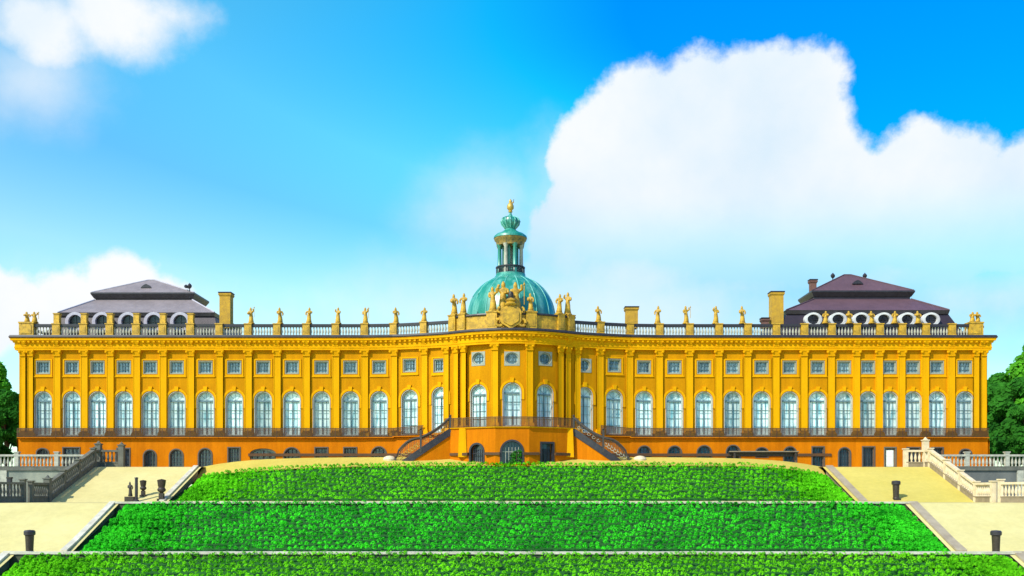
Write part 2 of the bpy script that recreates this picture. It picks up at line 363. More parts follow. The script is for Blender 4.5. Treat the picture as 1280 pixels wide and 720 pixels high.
# terrace slopes (soil), ledges and sand strip
def soil1(x, D):
    t = (D-86)/8.0
    return pz(86)-.15+t*((1.28+1.0*max(0., 1-(abs(x)/W)**(3.2 if x < 0 else 8)))-(-.97))-(.55*t if (x > W-.45 or x < -W+.85) else 0)
xs = np.concatenate([[-W+.02, -W+.8, -W+.9], np.linspace(-W+1.5, W-1.5, 37), [W-.5, W-.42, W-.02]])
sheet('terrace_slope', xs, np.linspace(86.2, 94, 5), soil1, M['soil'])
def sand(x, D):
    if D <= 94: return soil1(x, D)+.12
    if D <= 97: return soil1(x, 94)+.12+(CZ+2.12+.78*bump8(x)+.15*bump1(x)-soil1(x, 94)-.12)*(D-94)/3
    return 0.02+(.85*bump8(x))*max(0, (99.3-D)/2.3)
sheet('sand_strip', xs, [93.9, 94, 95, 96, 97, 98, 99.3], sand, M['gravel_y'])
def soil2(x, D):
    t = (D-67.4)/8.1
    return pz(67.4)-.05+t*(pz(75.5)-.2-pz(67.4)+.05)-(.5*min(1, t+.3) if (x > W-.45 or x < -W+.85) else 0)
sheet('terrace_slope', xs, np.linspace(67.4, 75.45, 5), soil2, M['soil'])
def soil3(x, D):
    t = (D-52)/7.7
    return pz(52)-.05+t*(pz(59.7)-.2-pz(52)+.05)-(.5*min(1, t+.3) if (x > W-.45 or x < -W+.85) else 0)
sheet('terrace_slope', xs, np.linspace(44, 59.6, 9), soil3, M['soil'])
sheet('ledge', np.linspace(-W-.3, W+.3, 3), [86.3, 75.5], lambda x, D: pz(D)-.004, M['gravel'])
sheet('ledge', np.linspace(-W-.3, W+.3, 3), [67.5, 59.7], lambda x, D: pz(D)-.004, M['gravel'])

# stone edging of the terraces
def side_kerb(sgn, D0, D1, label, low):
    root = empty('terrace_kerb', (sgn*W, D0-100, pz(D0))); tag(root, label, 'kerb', 'sloping kerbs along the green terraces')
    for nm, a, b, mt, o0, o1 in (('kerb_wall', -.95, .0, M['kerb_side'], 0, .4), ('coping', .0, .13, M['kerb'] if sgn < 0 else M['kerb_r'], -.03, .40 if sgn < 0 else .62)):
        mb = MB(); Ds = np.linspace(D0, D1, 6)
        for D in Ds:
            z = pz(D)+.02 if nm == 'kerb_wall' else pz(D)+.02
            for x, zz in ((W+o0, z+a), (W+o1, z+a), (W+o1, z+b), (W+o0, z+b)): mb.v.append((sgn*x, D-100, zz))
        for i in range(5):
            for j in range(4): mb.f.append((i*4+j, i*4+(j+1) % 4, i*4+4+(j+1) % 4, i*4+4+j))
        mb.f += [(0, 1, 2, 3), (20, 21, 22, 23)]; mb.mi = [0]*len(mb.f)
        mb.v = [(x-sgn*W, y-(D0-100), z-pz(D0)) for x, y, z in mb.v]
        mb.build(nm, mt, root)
for sgn, sd in ((-1, 'left'), (1, 'right')):
    side_kerb(sgn, 95.4, 86, 'stone kerb sloping down the %s edge of the top green terrace' % sd, 0)
    side_kerb(sgn, 75.5, 67.2, 'stone kerb sloping down the %s edge of the middle green terrace' % sd, 0)
    side_kerb(sgn, 59.7, 46, 'stone kerb sloping down the %s edge of the lowest green terrace' % sd, 0)
for D, lab in ((75.5, 'long pale stone coping between the top and the middle green terrace'), (59.7, 'long pale stone coping between the middle and the lowest green terrace')):
    mb = MB(); random.seed(int(D)); x = -W-.35
    while x < W+.35:                                   # coping stones with fine joints
        L = min(random.uniform(1.4, 2.0), W+.35-x)
        mb.box(x+.004, x+L-.004, D-100-.22, D-100+.25, pz(D)-.02, pz(D)+.12+random.uniform(-.008, .008)); x += L
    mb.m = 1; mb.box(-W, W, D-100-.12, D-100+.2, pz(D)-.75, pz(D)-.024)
    tag(mb.build('terrace_coping', [M['kerb'], M['kerb_under']]), lab, 'coping', 'copings across the terraces')

# ------------------------------------------------------------ vines on the terraces
def leaves(name, cent, rad, per, size, m, seed, flat=1.0, parent=None, tint=None, shell=.35, up=1.0, rough=.5):
    rng = np.random.default_rng(seed); n = len(cent)*per
    c = np.repeat(np.asarray(cent, float), per, 0); r = np.repeat(np.asarray(rad, float), per)
    d = rng.normal(size=(n, 3)); d /= np.linalg.norm(d, axis=1)[:, None]; d[:, 2] = np.abs(d[:, 2])*1.0-.25*(1-flat) if flat > 1 else d[:, 2]
    rr = r*(shell+(1-shell)*rng.random(n)**.5)
    p = c+d*rr[:, None]*np.array([1, 1, min(flat, 1.2)])
    nrm = d+rng.normal(size=(n, 3))*rough+np.array([-.2, -.25, .45])*up; nrm /= np.linalg.norm(nrm, axis=1)[:, None]
    t = np.cross(nrm, rng.normal(size=(n, 3))); t /= np.linalg.norm(t, axis=1)[:, None]; b = np.cross(nrm, t)
    s = size*(.6+.8*rng.random(n))[:, None]
    q = np.stack([p-t*s, p-b*s*.6+nrm*s*.12, p+t*s, p+b*s*.6+nrm*s*.12], 1).reshape(-1, 3)
    me = bpy.data.meshes.new(name); me.vertices.add(4*n); me.vertices.foreach_set('co', q.ravel())
    me.loops.add(4*n); me.loops.foreach_set('vertex_index', np.arange(4*n, dtype=np.int32))
    me.polygons.add(n); me.polygons.foreach_set('loop_start', np.arange(0, 4*n, 4, dtype=np.int32))
    try: me.polygons.foreach_set('loop_total', np.full(n, 4, dtype=np.int32))
    except Exception: pass
    me.update(calc_edges=True)
    a = me.attributes.new('tint', 'FLOAT', 'POINT')
    cl = np.repeat(rng.random(len(cent)), per)*.6+rng.random(n)*.4
    a.data.foreach_set('value', np.repeat(cl, 4).astype(np.float32))
    me.materials.append(m)
    return link(name, me, parent)
def band(D0, D1, zf, sp, rk, rad, per, size, m, seed, label, xw=W):
    rng = np.random.default_rng(seed); cs = []; rs = []; row = 0; D = D0
    while D > D1:
        x = -xw+.95+(sp/2 if row % 2 else 0)
        while x < xw-.5:
            jx, jd = rng.normal()*sp*.13, rng.normal()*sp*.2
            edge = min(1., (xw-abs(x))/(4.0+2*math.sin(row)))
            k = (.62+.38*edge)*rng.uniform(.7, 1.15)
            cs.append((x+jx, D+jd-100, zf(x, min(D+jd, D0))+(.02+.2*edge)*rad/.25+.10*rng.random())); rs.append(rad*k); x += sp
        D -= sp*rk; row += 1
    for k in range(1500):                                           # low growth towards both ends
        sg = rng.choice([-1, 1]); x = sg*(xw-(.5 if sg > 0 else .95)-abs(rng.normal())*2.2); D = rng.uniform(D1, D0); cs.append((x, D-100, zf(x, D)+.02)); rs.append(.16*rng.uniform(.7, 1.2))
    tag(leaves('vines', cs, rs, per, size, m, seed, flat=1.2, shell=.7, up=.35, rough=.28), label, 'vines', kind='stuff')
band(93.9, 86.1, soil1, .42, 1.95, .225, 42, .07, M['vine_a'], 1, 'rows of bright green vines on the topmost terrace below the palace')
band(75.25, 67.2, soil2, .39, 1.8, .21, 42, .066, M['vine_b'], 2, 'deep green vines on the middle terrace between two pale copings')
band(59.5, 52.6, soil3, .33, 1.75, .18, 42, .056, M['vine_c'], 3, 'light green vines on the lowest terrace at the bottom of the view')

# ------------------------------------------------------------ the palace
pal = empty('palace', (0, 0, 0))
tag(pal, 'long yellow baroque palace with green dome and two roofed end pavilions above green terraces', 'palace')
WIN = [54, 90, 122, 155, 188, 221, 257, 293, 329, 365, 402, 438, 474, 512, 550, 598, 640, 681.5, 731, 768, 805, 843, 880, 916, 952, 987, 1022, 1055, 1085, 1112, 1141, 1171, 1206]
def dd(px):
    s = abs(px-640)
    if s <= 75: return 2.2+2.3*(1-(s/75)**2)
    if s <= 170: return 2.2*((170-s)/95)**1.5
    return 0.
BND = [24]+[(a+b)/2 for a, b in zip(WIN, WIN[1:])]+[1234]
BND[15] = 566; BND[18] = 714; BND[16] = 619; BND[17] = 661.5
def fp(px, off=0):
    D = 100-dd(px)-off
    return Vector((PX(px, D), D-100))
BP = [fp(p) for p in BND]
def frame_of(A, B):
    e = (B-A).normalized(); ang = math.atan2(e.y, e.x)
    return Matrix.Translation((A.x, A.y, 0)) @ Matrix.Rotation(ang, 4, 'Z'), (B-A).length, ang
def hit(px, A, B):
    """distance along A-B at which the sight line through px meets it"""
    k = (px-640)/F                           # x = k*(y+100)
    d = B-A; t = (k*(A.y+100)-A.x)/(d.x-k*d.y)
    return t*d.length
def outline(kind, uc, w, z0, z1, n=14):
    h = w/2
    if kind == 'rect': pts = [(uc-h, z0), (uc+h, z0), (uc+h, z1), (uc-h, z1)]; return pts
    if kind == 'round':
        r = (z1-z0)/2; zc = (z0+z1)/2
        return [(uc+h*math.sin(2*math.pi*j/24), zc-r*math.cos(2*math.pi*j/24)) for j in range(24)]
    rise = h if kind == 'arch' else (min(h, (z1-z0)*.45) if kind == 'seg' else h)
    zs = z1-rise
    return [(uc-h, z0), (uc+h, z0)]+[(uc+h*math.cos(math.pi*j/n), zs+rise*math.sin(math.pi*j/n)) for j in range(n+1)]
def panel(mb, u0, u1, z0, z1, hole, uc, depth=.4):
    """wall panel with one convex opening and its reveals"""
    if not hole: mb.add([(u0, 0, z0), (u1, 0, z0), (u1, 0, z1), (u0, 0, z1)], [(0, 1, 2, 3)]); return
    zt = max(p[1] for p in hole); zb = min(p[1] for p in hole)
    L = [p for p in hole if p[0] < uc-1e-6]; Rr = [p for p in hole if p[0] > uc+1e-6]
    L.sort(key=lambda p: p[1]); Rr.sort(key=lambda p: p[1])
    # keep corner order right for equal z: bottom corner first
    lp = [(u0, z0), (uc, z0), (uc, zb)]+L+[(uc, zt), (uc, z1), (u0, z1)]
    rp = [(uc, z0), (u1, z0), (u1, z1), (uc, z1), (uc, zt)]+Rr[::-1]+[(uc, zb)]
    for pl in (lp, rp): mb.add([(x, 0, z) for x, z in pl], [tuple(range(len(pl)))])
    n = len(hole)
    mb.add([(x, 0, z) for x, z in hole]+[(x, depth, z) for x, z in hole], [(i, (i+1) % n, (i+1) % n+n, i+n) for i in range(n)])

def french_window(w, h):
    """origin bottom centre on the wall face; +y goes into the wall"""
    fr = MB(); o = outline('arch', 0, w, 0, h); i_ = outline('arch', 0, w-.24, .12, h-.12)
    fr.ring(o, i_, .16, .36)
    o2 = outline('arch', 0, w+.06, -.04, h+.03); fr.ring(o2, outline('arch', 0, w-.02, .01, h-.01), -.03, .05)
    bars = MB(); zs = h-w/2
    bars.box(-w/2+.1, w/2-.1, .19, .33, zs-.15, zs+.0)          # transom
    bars.box(-.035, .035, .2, .33, .1, zs-.15)
    for x in (-w/4, w/4): bars.box(x-.008, x+.008, .27, .33, .1, zs-.15)
    for k in range(1, 4): bars.box(-w/2+.1, w/2-.1, .26, .33, .1+(zs-.25)*k/4-.008, .1+(zs-.25)*k/4+.008)
    for a in (R(45), R(90), R(135)):
        bars.tube([(0, .29, zs), (math.cos(a)*(w/2-.1), .29, zs+math.sin(a)*(w/2-.1))], .015, 4)
    pn = MB(); pn.add([(x, .34, z) for x, z in outline('arch', 0, w-.16, .08, h-.08)], [tuple(range(17))])
    gr = MB()                                                       # guard of thin iron in front
    return fr, bars, pn
def small_window(w, h, kind):
    fr = MB(); n = 14
    fr.ring(outline(kind, 0, w, 0, h), outline(kind, 0, w-.24, .12, h-.12), .1, .3)
    if kind == 'round':                                            # square stone plate round the opening
        sq = []
        for j in range(24):
            a = 2*math.pi*j/24; sx_, sz_ = math.sin(a), -math.cos(a); k = 1/max(abs(sx_), abs(sz_)); sq.append((sx_*k*(w/2+.06), h/2+sz_*k*(h/2+.06)))
        fr.ring(sq, outline(kind, 0, w-.02, .01, h-.01), -.035, .03)
    else: fr.ring(outline(kind, 0, w+.08, -.04, h+.04), outline(kind, 0, w-.02, .01, h-.01), -.035, .05)
    bars = MB()
    bars.box(-.03, .03, .14, .25, .12, h-.12)
    for x in (-w/4+.02, w/4-.02): bars.box(x-.015, x+.015, .18, .25, .14, h-.14)
    for k in (1, 2): bars.box(-w/2+.12, w/2-.12, .17, .25, h*k/3-.015, h*k/3+.015)
    # scrolled iron in the panes
    for j in range(4):
        a = R(45+90*j); cx, cz = math.cos(a)*w*.19, h/2+math.sin(a)*h*.19
        bars.tube([(cx+.1*math.cos(t), .15, cz+.1*math.sin(t)) for t in [k*math.pi/4 for k in range(8)]], .014, 4, True)
    pn = MB(); ol = outline(kind, 0, w-.2, .1, h-.1); pn.add([(x, .28, z) for x, z in ol], [tuple(range(len(ol)))])
    return fr, bars, pn
FRAME = mat('window_frame_paint', (.52, .58, .55), .5, (.40, .46, .45), 3)
FRAME_S = mat('upper_window_frame', (.36, .38, .30), .6, (.25, .28, .25), 3)
BARS = mat('blue_grey_glazing_bars', (.09, .16, .19), .5, (.14, .23, .26), 4)
def proto_win(name, parts, frame_m, bar_m, pane_m):
    r = parts[0].build(name, frame_m, pal); b = parts[1].build('glazing_bars', bar_m, r); p = parts[2].build('pane', pane_m, r)
    return r
protos = {}
def place_win(key, maker, mats, loc, ang):
    if key not in protos:
        r = proto_win(key[0], maker(), *mats); protos[key] = r
    else:
        r = copy_tree(protos[key], pal)
    r.location = loc; r.rotation_euler.z = ang
    return r

# basement openings: px -> (kind, width, top row in the photo)
BASE = {54: ('seg', 14, 561), 90: ('rect', 20, 560), 122: ('arch', 16, 559), 155: ('rect', 15, 561), 188: ('arch', 15, 563), 221: ('arch', 16, 562), 257: ('arch', 16, 561),
        293: ('rect', 14, 560), 329: ('lunette', 44, 560.5), 365: ('arch', 19, 560), 402: ('rect', 15, 560), 438: ('rect', 15, 560), 474: ('arch', 18, 559),
        805: ('arch', 16, 558), 843: ('arch', 16, 558), 880: ('arch', 17, 557.5), 916: ('arch', 16, 557), 952: ('seg', 14, 560), 987: ('arch', 15, 559),
        1022: ('rect', 14, 559), 1055: ('arch', 14, 560), 1085: ('rect', 14, 559), 1112: ('rect', 13, 560), 1141: ('rect', 15, 560), 1171: ('rect', 13, 560), 1206: ('seg', 14, 562)}
wall = MB(); plinth = MB(); sills = MB()
ZT = 11.35
for i, px in enumerate(WIN):
    A, B = BP[i], BP[i+1]; Mx, L, ang = frame_of(A, B); uc = hit(px, A, B)
    D = 100-dd(px); center = 15 <= i <= 17
    zf = 3.0+.68*dd(px)/4.7
    w, h = (1.62, 4.22) if not center else (1.66, 3.98)
    wall.M = Mx; zb = zf+.1; zu = PZ(467 if not center else 458.5, D)
    if not center: zu -= .0
    zmid = zb+h+.5
    panel(wall, 0, L, zf-.2, zmid, outline('arch', uc, w, zb, zb+h), uc)
    hu = 1.18; wu = 1.24 if not center else 1.3
    if i in (13, 14, 18, 19) or center: zu = (PZ(457, D) if not center else PZ(448, D))-hu/2
    kind = 'round' if (center or i == 18) else 'rect'
    panel(wall, 0, L, zmid, ZT+.5, outline(kind, uc, wu, zu, zu+hu), uc, .32)
    loc = Mx @ Vector((uc, 0, zb))
    place_win(('french_window', w, h), lambda: french_window(w, h), (FRAME, BARS, M['pane']), loc, ang)
    place_win(('upper_window', kind, wu), lambda: small_window(wu, hu, kind), (FRAME_S, BARS, M['pane_small']), Mx @ Vector((uc, 0, zu)), ang)
    # recessed yellow field borders: archivolt and panel mouldings
    sills = MB(); sills.M = Mx
    o = outline('arch', uc, w+.62, zb+h*.62, zb+h+.31); q = outline('arch', uc, w+.2, zb+h*.62, zb+h+.1)
    sills.ring(o, q, -.07, .01)
    sills.prism([(uc-.13, zb+h+.05), (uc+.13, zb+h+.05), (uc+.2, zb+h+.5), (uc-.2, zb+h+.5)], -.15, .02)
    sills.build('window_surround', M['yellow'], pal); sills = MB(); sills.M = Mx
    if kind == 'rect':
        sills.ring(outline('rect', uc, wu+.5, zu-.25, zu+hu+.22), outline('rect', uc, wu+.22, zu-.11, zu+hu+.11), -.05, .01)
        sills.box(uc-wu/2-.3, uc+wu/2+.3, -.1, .01, zu-.34, zu-.245)
        sills.build('panel_moulding', M['yellow'], pal); sills = MB(); sills.M = Mx
    # plinth
    if not center:
        plinth.M = Mx @ Matrix.Translation((0, -.14, 0))
        if px in BASE:
            kd, wp, top = BASE[px]; wz = wp/13.0; zt = PZ(top, D)
            if px == 329:                                          # wide low cellar arch reaching into its neighbour
                ucl = L/2
                plinth_hole = outline('rect', ucl, L-.12, .0, .6); kd = None
                z0b, wb = .75, 2.5
                ol = outline('seg', ucl, 2.5, .8, zt); panel(plinth, 0, L, 0, zf-.2, ol, ucl, .45)
                wd = MB(); wd.ring(outline('seg', 0, 2.5, 0, zt-.8), outline('seg', 0, 2.2, .1, zt-.95), .1, .3)
                b = MB(); b.box(-.03, .03, .15, .28, .1, zt-1.0); [b.box(x-.02, x+.02, .15, .28, .1, zt-1.15) for x in (-.6, .6)]
                p = MB(); pol = outline('seg', 0, 2.3, .06, zt-.9); p.add([(x, .32, z) for x, z in pol], [tuple(range(len(pol)))])
                r = proto_win('cellar_lunette', (wd, b, p), M['grey'], M['dark'], M['pane_dark']); r.location = Mx @ Vector((ucl, -.14, .8)); r.rotation_euler.z = ang
            else:
                z0 = .08 if (px < 300 or px > 1000) else .45
                if kd == 'seg': z0 = zt-.9
                ol = outline(kd, uc, wz, z0, zt); panel(plinth, 0, L, 0, zf-.2, ol, uc, .42)
                hh = round(zt-z0, 3)
                def mk():
                    f_ = MB(); f_.ring(outline(kd, 0, wz, 0, hh), outline(kd, 0, wz-.2, .1, hh-.1), .14, .32)
                    f_.ring(outline(kd, 0, wz+.2, -.04, hh+.1), outline(kd, 0, wz-.02, .01, hh-.01), -.05, .06)
                    b_ = MB(); [b_.box(x-.015, x+.015, .1, .22, .06, hh-.12) for x in (-wz/4, 0, wz/4)]
                    [b_.box(-wz/2+.06, wz/2-.06, .12, .2, hh*k/4-.015, hh*k/4+.015) for k in (1, 2, 3)]
                    p_ = MB(); pol = outline(kd, 0, wz-.18, .06, hh-.08); p_.add([(x, .3, z) for x, z in pol], [tuple(range(len(pol)))])
                    return f_, b_, p_
                if px == 1112:
                    parts = mk(); d_ = MB(); d_.box(-.36, .36, .12, .2, .05, hh-.2); d_.box(-.26, .26, .1, .13, .2, hh*.45); d_.box(-.26, .26, .1, .13, hh*.55, hh-.35)
                    r = parts[0].build('cellar_door', M['grey'], pal); dl_ = d_.build('door_leaf', M['white'], r); parts[2].build('pane', M['pane_dark'], r)
                    r['label'] = 'white cellar door'
                    r.location = Mx @ Vector((uc, -.14, z0)); r.rotation_euler.z = ang
                else:
                    place_win(('cellar_window', kd, wp, hh), mk, (M['cellar_frame'], M['dark'], M['pane_dark']), Mx @ Vector((uc, -.14, z0)), ang)
        else:
            panel(plinth, 0, L, 0, zf-.2, None, uc)
        plinth.add([(0, 0, zf-.2), (L, 0, zf-.2), (L, .3, zf-.2), (0, .3, zf-.2)], [(0, 1, 2, 3)])
        sills.box(-.02, L+.02, -.44, .02, zf-.15, zf-.07)             # balcony ledge
    sills.v and sills.build('balcony_ledge', M['plinth'], pal)
# end and back walls
xl, xr_ = BP[0].x, BP[-1].x; BK = 13.0
for mbx, z0, z1, o in ((wall, 2.8, ZT+.5, 0), (plinth, 0, 2.8, .14)):
    mbx.M = Matrix()
    for x, s in ((xl-o, -1), (xr_+o, 1)): mbx.add([(x, -o, z0), (x, BK, z0), (x, BK, z1), (x, -o, z1)], [(0, 1, 2, 3)])
    mbx.add([(xl, BK, z0), (xr_, BK, z0), (xr_, BK, z1), (xl, BK, z1)], [(0, 1, 2, 3)])
wall.build('wall', M['wall'], pal, recalc=False); plinth.build('plinth', M['plinth'], pal, recalc=False)
# pilasters
def pil_mesh(w, h, fl=True):
    mb = MB()
    mb.box(-w/2-.12, w/2+.12, -.36, .02, 0, .38); mb.box(-w/2-.06, w/2+.06, -.31, .02, .38, .52)
    hs = h-.62
    mb.box(-w/2, w/2, -.17, .02, .52, hs)
    for x in (-w/2+.03, w/2-.03): mb.box(x-.03, x+.03, -.20, .0, .56, hs-.1)   # raised margins leave a sunk panel
    mb.box(-w/2-.03, w/2+.03, -.28, .02, hs, hs+.08)
    mb.frus((-w/2, w/2, -.26, .02, hs+.08), (-w/2-.10, w/2+.10, -.34, .02, h-.14))
    for s in (-1, 1): mb.lathe([(0, -.09), (.14, -.08), (.16, 0), (.14, .08), (0, .09)], 10, (s*(w/2+.0), -.28, h-.24))
    mb.box(-w/2-.12, w/2+.12, -.38, .02, h-.14, h)
    return mb
pilp = {}
def pilaster(px, ang, zf, w=.66, off=0):
    h = round(ZT-zf+.06, 2); key = (w, h)
    p = fp(px); loc = (p.x, p.y-off, zf-.06)
    if key not in pilp: pilp[key] = pil_mesh(w, h).build('pilaster', M['yellow'], pal, loc=loc, rz=ang)
    else:
        o = pilp[key].copy(); col.objects.link(o); o.location = loc; o.rotation_euler.z = ang
def slope(px): a, b = fp(px-1.5), fp(px+1.5); e = b-a; return math.atan2(e.y, e.x)
PIL = list(BND[1:15])+list(BND[19:33])
for px in PIL: pilaster(px, slope(px), 3.0+.68*dd(px)/4.7)
for px in (29.5, 39, 1219.5, 1229): pilaster(px, 0, 3.0, .5)
for px, a in ((558.5, slope(558)), (571, slope(571)), (580.5, slope(580)), (619, slope(619)), (661.5, slope(661)), (700, slope(700)), (709, slope(709)), (721.5, slope(722))):
    pilaster(px, a, 3.0+.68*dd(px)/4.7, .55 if not 600 < px < 680 else .62)
# entablature
front = [tuple(fp(BND[0]))]+[tuple(fp(p)) for p in BND[1:14]]+[tuple(fp(p)) for p in (512, 531, 541, 550, 558, 566)]
front += [tuple(fp(p)) for p in (580, 597, 612, 628, 640, 652, 668, 683, 700)]+[tuple(fp(p)) for p in (714, 722, 730, 739, 749, 768)]+[tuple(fp(p)) for p in BND[20:]]
loop = [(xl, BK)]+front+[(xr_, BK)]
en = MB()
en.sweep(loop, [(-.3, 11.3), (.30, 11.3), (.30, 11.5), (.34, 11.5), (.34, 11.62), (.30, 11.64), (.30, 11.98), (.40, 12.0), (.44, 12.12), (.46, 12.16), (.6, 12.2), (.6, 12.34), (.66, 12.42), (-.3, 12.42)])
en.build('entablature', M['yellow'], pal)
br = MB()                                                             # brackets under the cornice
def along(path, step, fn):
    for a, b in zip(path, path[1:]):
        a, b = Vector(a), Vector(b); L = (b-a).length; n = max(1, round(L/step)); Mx, _, ang = frame_of(a, b)
        for k in range(n): fn(Mx, (k+.5)*L/n)
def dent(Mx, u): br.M = Mx; br.box(u-.1, u+.1, -.58, -.28, 11.99, 12.15)
along(front, .47, dent)
br.build('dentil_band', M['yellow'], pal)
for px in PIL+[32, 571, 619, 661.5, 709, 1226]:
    br = MB(); p = fp(px); br.M = Matrix.Translation((p.x, p.y, 0)) @ Matrix.Rotation(slope(px), 4, 'Z')
    br.box(-.27, .27, -.36, -.28, 11.66, 12.0); br.frus((-.2, .2, -.4, -.3, 11.8), (-.3, .3, -.58, -.3, 12.17))
    br.build('cornice_bracket', M['yellow'], pal)
gut = MB(); gut.sweep(loop, [(.2, 12.43), (.67, 12.43), (.71, 12.53), (.62, 12.7), (.2, 12.68)]); gut.build('gutter', M['dark'], pal)
dk = MB()
dk.add([(xl+.2, BK, 12.5), (xr_-.2, BK, 12.5)]+[(p[0], p[1]+.15, 12.5) for p in reversed(front)], [tuple(range(len(front)+2))])
dk.build('roof_deck', M['slate_dark'], pal)
# brown strip along the plinth, standing for the shadow under its step
bmz = MB()
lp = [tuple(fp(p)) for p in BND[8:15]]; rp = [tuple(fp(p)) for p in BND[19:28]]
for q in (lp, rp): bmz = MB(); bmz.sweep(q, [(.1, 1.12), (.24, 1.12), (.24, 1.36), (.1, 1.4)]); bmz.build('base_shade_strip', M['brown'], pal)

# parapet balustrade: one section per bay, dark rails, pale balusters
BAL = [(.055, 0), (.075, .05), (.05, .1), (.11, .3), (.1, .4), (.05, .62), (.07, .72), (.055, .78)]
def balusters(mb, L, z, step=.3, prof=BAL, h=.78, y=0):
    n = max(2, int(L/step)); s = h/.78
    for k in range(n): mb.lathe([(r, zz*s) for r, zz in prof], 7, ((k+.5)*L/n, y, z))
ZP = 12.62; PTOP = 13.8
def parapet(a, b, name='balustrade_section', off=.1):
    A, B = fp(a), fp(b); Mx, L, ang = frame_of(A, B)
    r = MB(); r.box(0, L, -off-.17, -off+.17, PTOP-.27, PTOP); o = r.build(name, M['dark'], pal, loc=Mx.translation, rz=ang)
    b_ = MB(); balusters(b_, L, ZP+.12, .27, y=-off); b_.box(0, L, -off-.13, -off+.13, ZP, ZP+.12); b_.build('balusters', M['pale'], o, smooth=True)
PIER = [34]+list(BND[1:14])+[531]
def pier(px, w=.62, top=PTOP+.05, m='gold'):
    p = fp(px); mb = MB()
    mb.box(-w/2, w/2, -.42, .22, ZP, top-.1); mb.box(-w/2-.06, w/2+.06, -.48, .28, top-.1, top); mb.box(-w/2-.05, w/2+.05, -.47, .27, ZP-.005, ZP+.15)
    mb.box(-w/2+.12, w/2-.12, -.45, -.4, ZP+.3, top-.25)
    mb.build('parapet_pier', M[m], pal, loc=(p.x, p.y, 0), rz=slope(px))
xsL = PIER; xsR = [749.5]+list(BND[20:33])+[1217]
for s in (xsL+[563], [717]+xsR):
    for a, b in zip(s, s[1:]): parapet(a, b)
for px in xsL[1:]+xsR[:-1]:
    tall = px < 260
    pier(px, .66 if not tall else .72, PTOP+.05)
    if tall:
        p = fp(px); mb = MB(); mb.box(-.27, .27, -.3, .2, PTOP+.05, PTOP+.95); mb.box(-.32, .32, -.35, .25, PTOP+.95, PTOP+1.05)
        mb.build('parapet_pier', M['gold'], pal, loc=(p.x, p.y, 0))
for a, b in ((26, 44), (1210, 1227)):                                 # solid corner blocks
    A, B = fp(a), fp(b); mb = MB(); mb.box(A.x, B.x, -.4, .7, ZP, PTOP+.05); mb.box(A.x-.05, B.x+.05, -.46, .76, PTOP+.05, PTOP+.2)
    mb.m = 0; mb.box(A.x+.2, B.x-.2, -.44, -.3, ZP+.25, PTOP-.15); mb.build('corner_block', M['gold'], pal)
# side returns of the parapet
for x in (BP[0].x+.1, BP[-1].x-.1):
    mb = MB(); mb.box(x-.14, x+.14, .76, BK, PTOP-.2, PTOP); o = mb.build('balustrade_section', M['dark'], pal)
    mb = MB(); mb.M = Matrix.Translation((x, .76, 0)) @ Matrix.Rotation(R(90), 4, 'Z'); balusters(mb, BK-.8, ZP, .4); mb.build('balusters', M['pale'], o, smooth=True)

# attic over the centre
at = MB(); ap = [tuple(fp(p)) for p in (563, 571, 583, 598, 612, 628, 640, 652, 668, 683, 697, 709, 717)]
at.sweep(ap, [(-.35, ZP), (.28, ZP), (.28, ZP+.14), (.2, ZP+.16), (.2, 13.95), (-.35, 13.95)]); at.build('attic', M['gold'], pal)
at = MB(); at.sweep(ap, [(-.42, 13.95), (.3, 13.95), (.34, 14.03), (.3, 14.14), (-.42, 14.14)]); at.build('attic_coping', M['dark'], pal)
for px, w in ((568, .8), (580, .7), (616, 1.0), (663, 1.0), (699, .7), (711, .8)):
    p = fp(px); mb = MB(); mb.box(-w/2, w/2, -.42, .2, ZP, 14.16); mb.box(-w/2-.06, w/2+.06, -.48, .26, 14.16, 14.28); mb.box(-w/2+.14, w/2-.14, -.46, -.4, ZP+.3, 13.9)
    mb.build('attic_pier', M['gold'], pal, loc=(p.x, p.y, 0), rz=slope(px))
# cartouche with crown
p = fp(638.5)
mb = MB(); sh = []
for j in range(32):
    a = 2*math.pi*j/32; r = 1+.05*math.cos(6*a); sh.append((1.0*r*math.sin(a), 13.75-1.1*r*math.cos(a)*(1 if math.cos(a) < 0 else .95)))
mb.prism(sh, -.62, -.2); mb.prism([(x*.78, 13.75+(z-13.75)*.78) for x, z in sh], -.74, -.6)
for s in (-1, 1):
    mb.tube([(s*(1.05+.3*math.sin(t)), -.45, 13.2+.32*math.cos(t)) for t in [k*.45 for k in range(12)]], .14, 6)
    mb.tube([(s*(1.0+.2*math.sin(t)), -.45, 14.35+.22*math.cos(t)) for t in [k*.5 for k in range(11)]], .12, 6)
mb.lathe([(0, 0), (.5, .02), (.55, .15), (.38, .3), (.5, .45), (.3, .62), (.08, .7), (0, .75)], 10, (0, -.45, 14.75))
mb.build('cartouche', M['gold'], pal, smooth=True, loc=(p.x, p.y, 0))
mb = MB(); mb.lathe([(0, 0), (.62, .02), (.58, .4), (.45, .8), (.5, 1.1), (.36, 1.35), (.22, 1.45), (.27, 1.7), (.18, 1.95), (0, 2.05)], 12, (0, -.05, 14.1)); mb.build('attic_vase', M['pillar'], pal, smooth=True, loc=(p.x, p.y, 0))

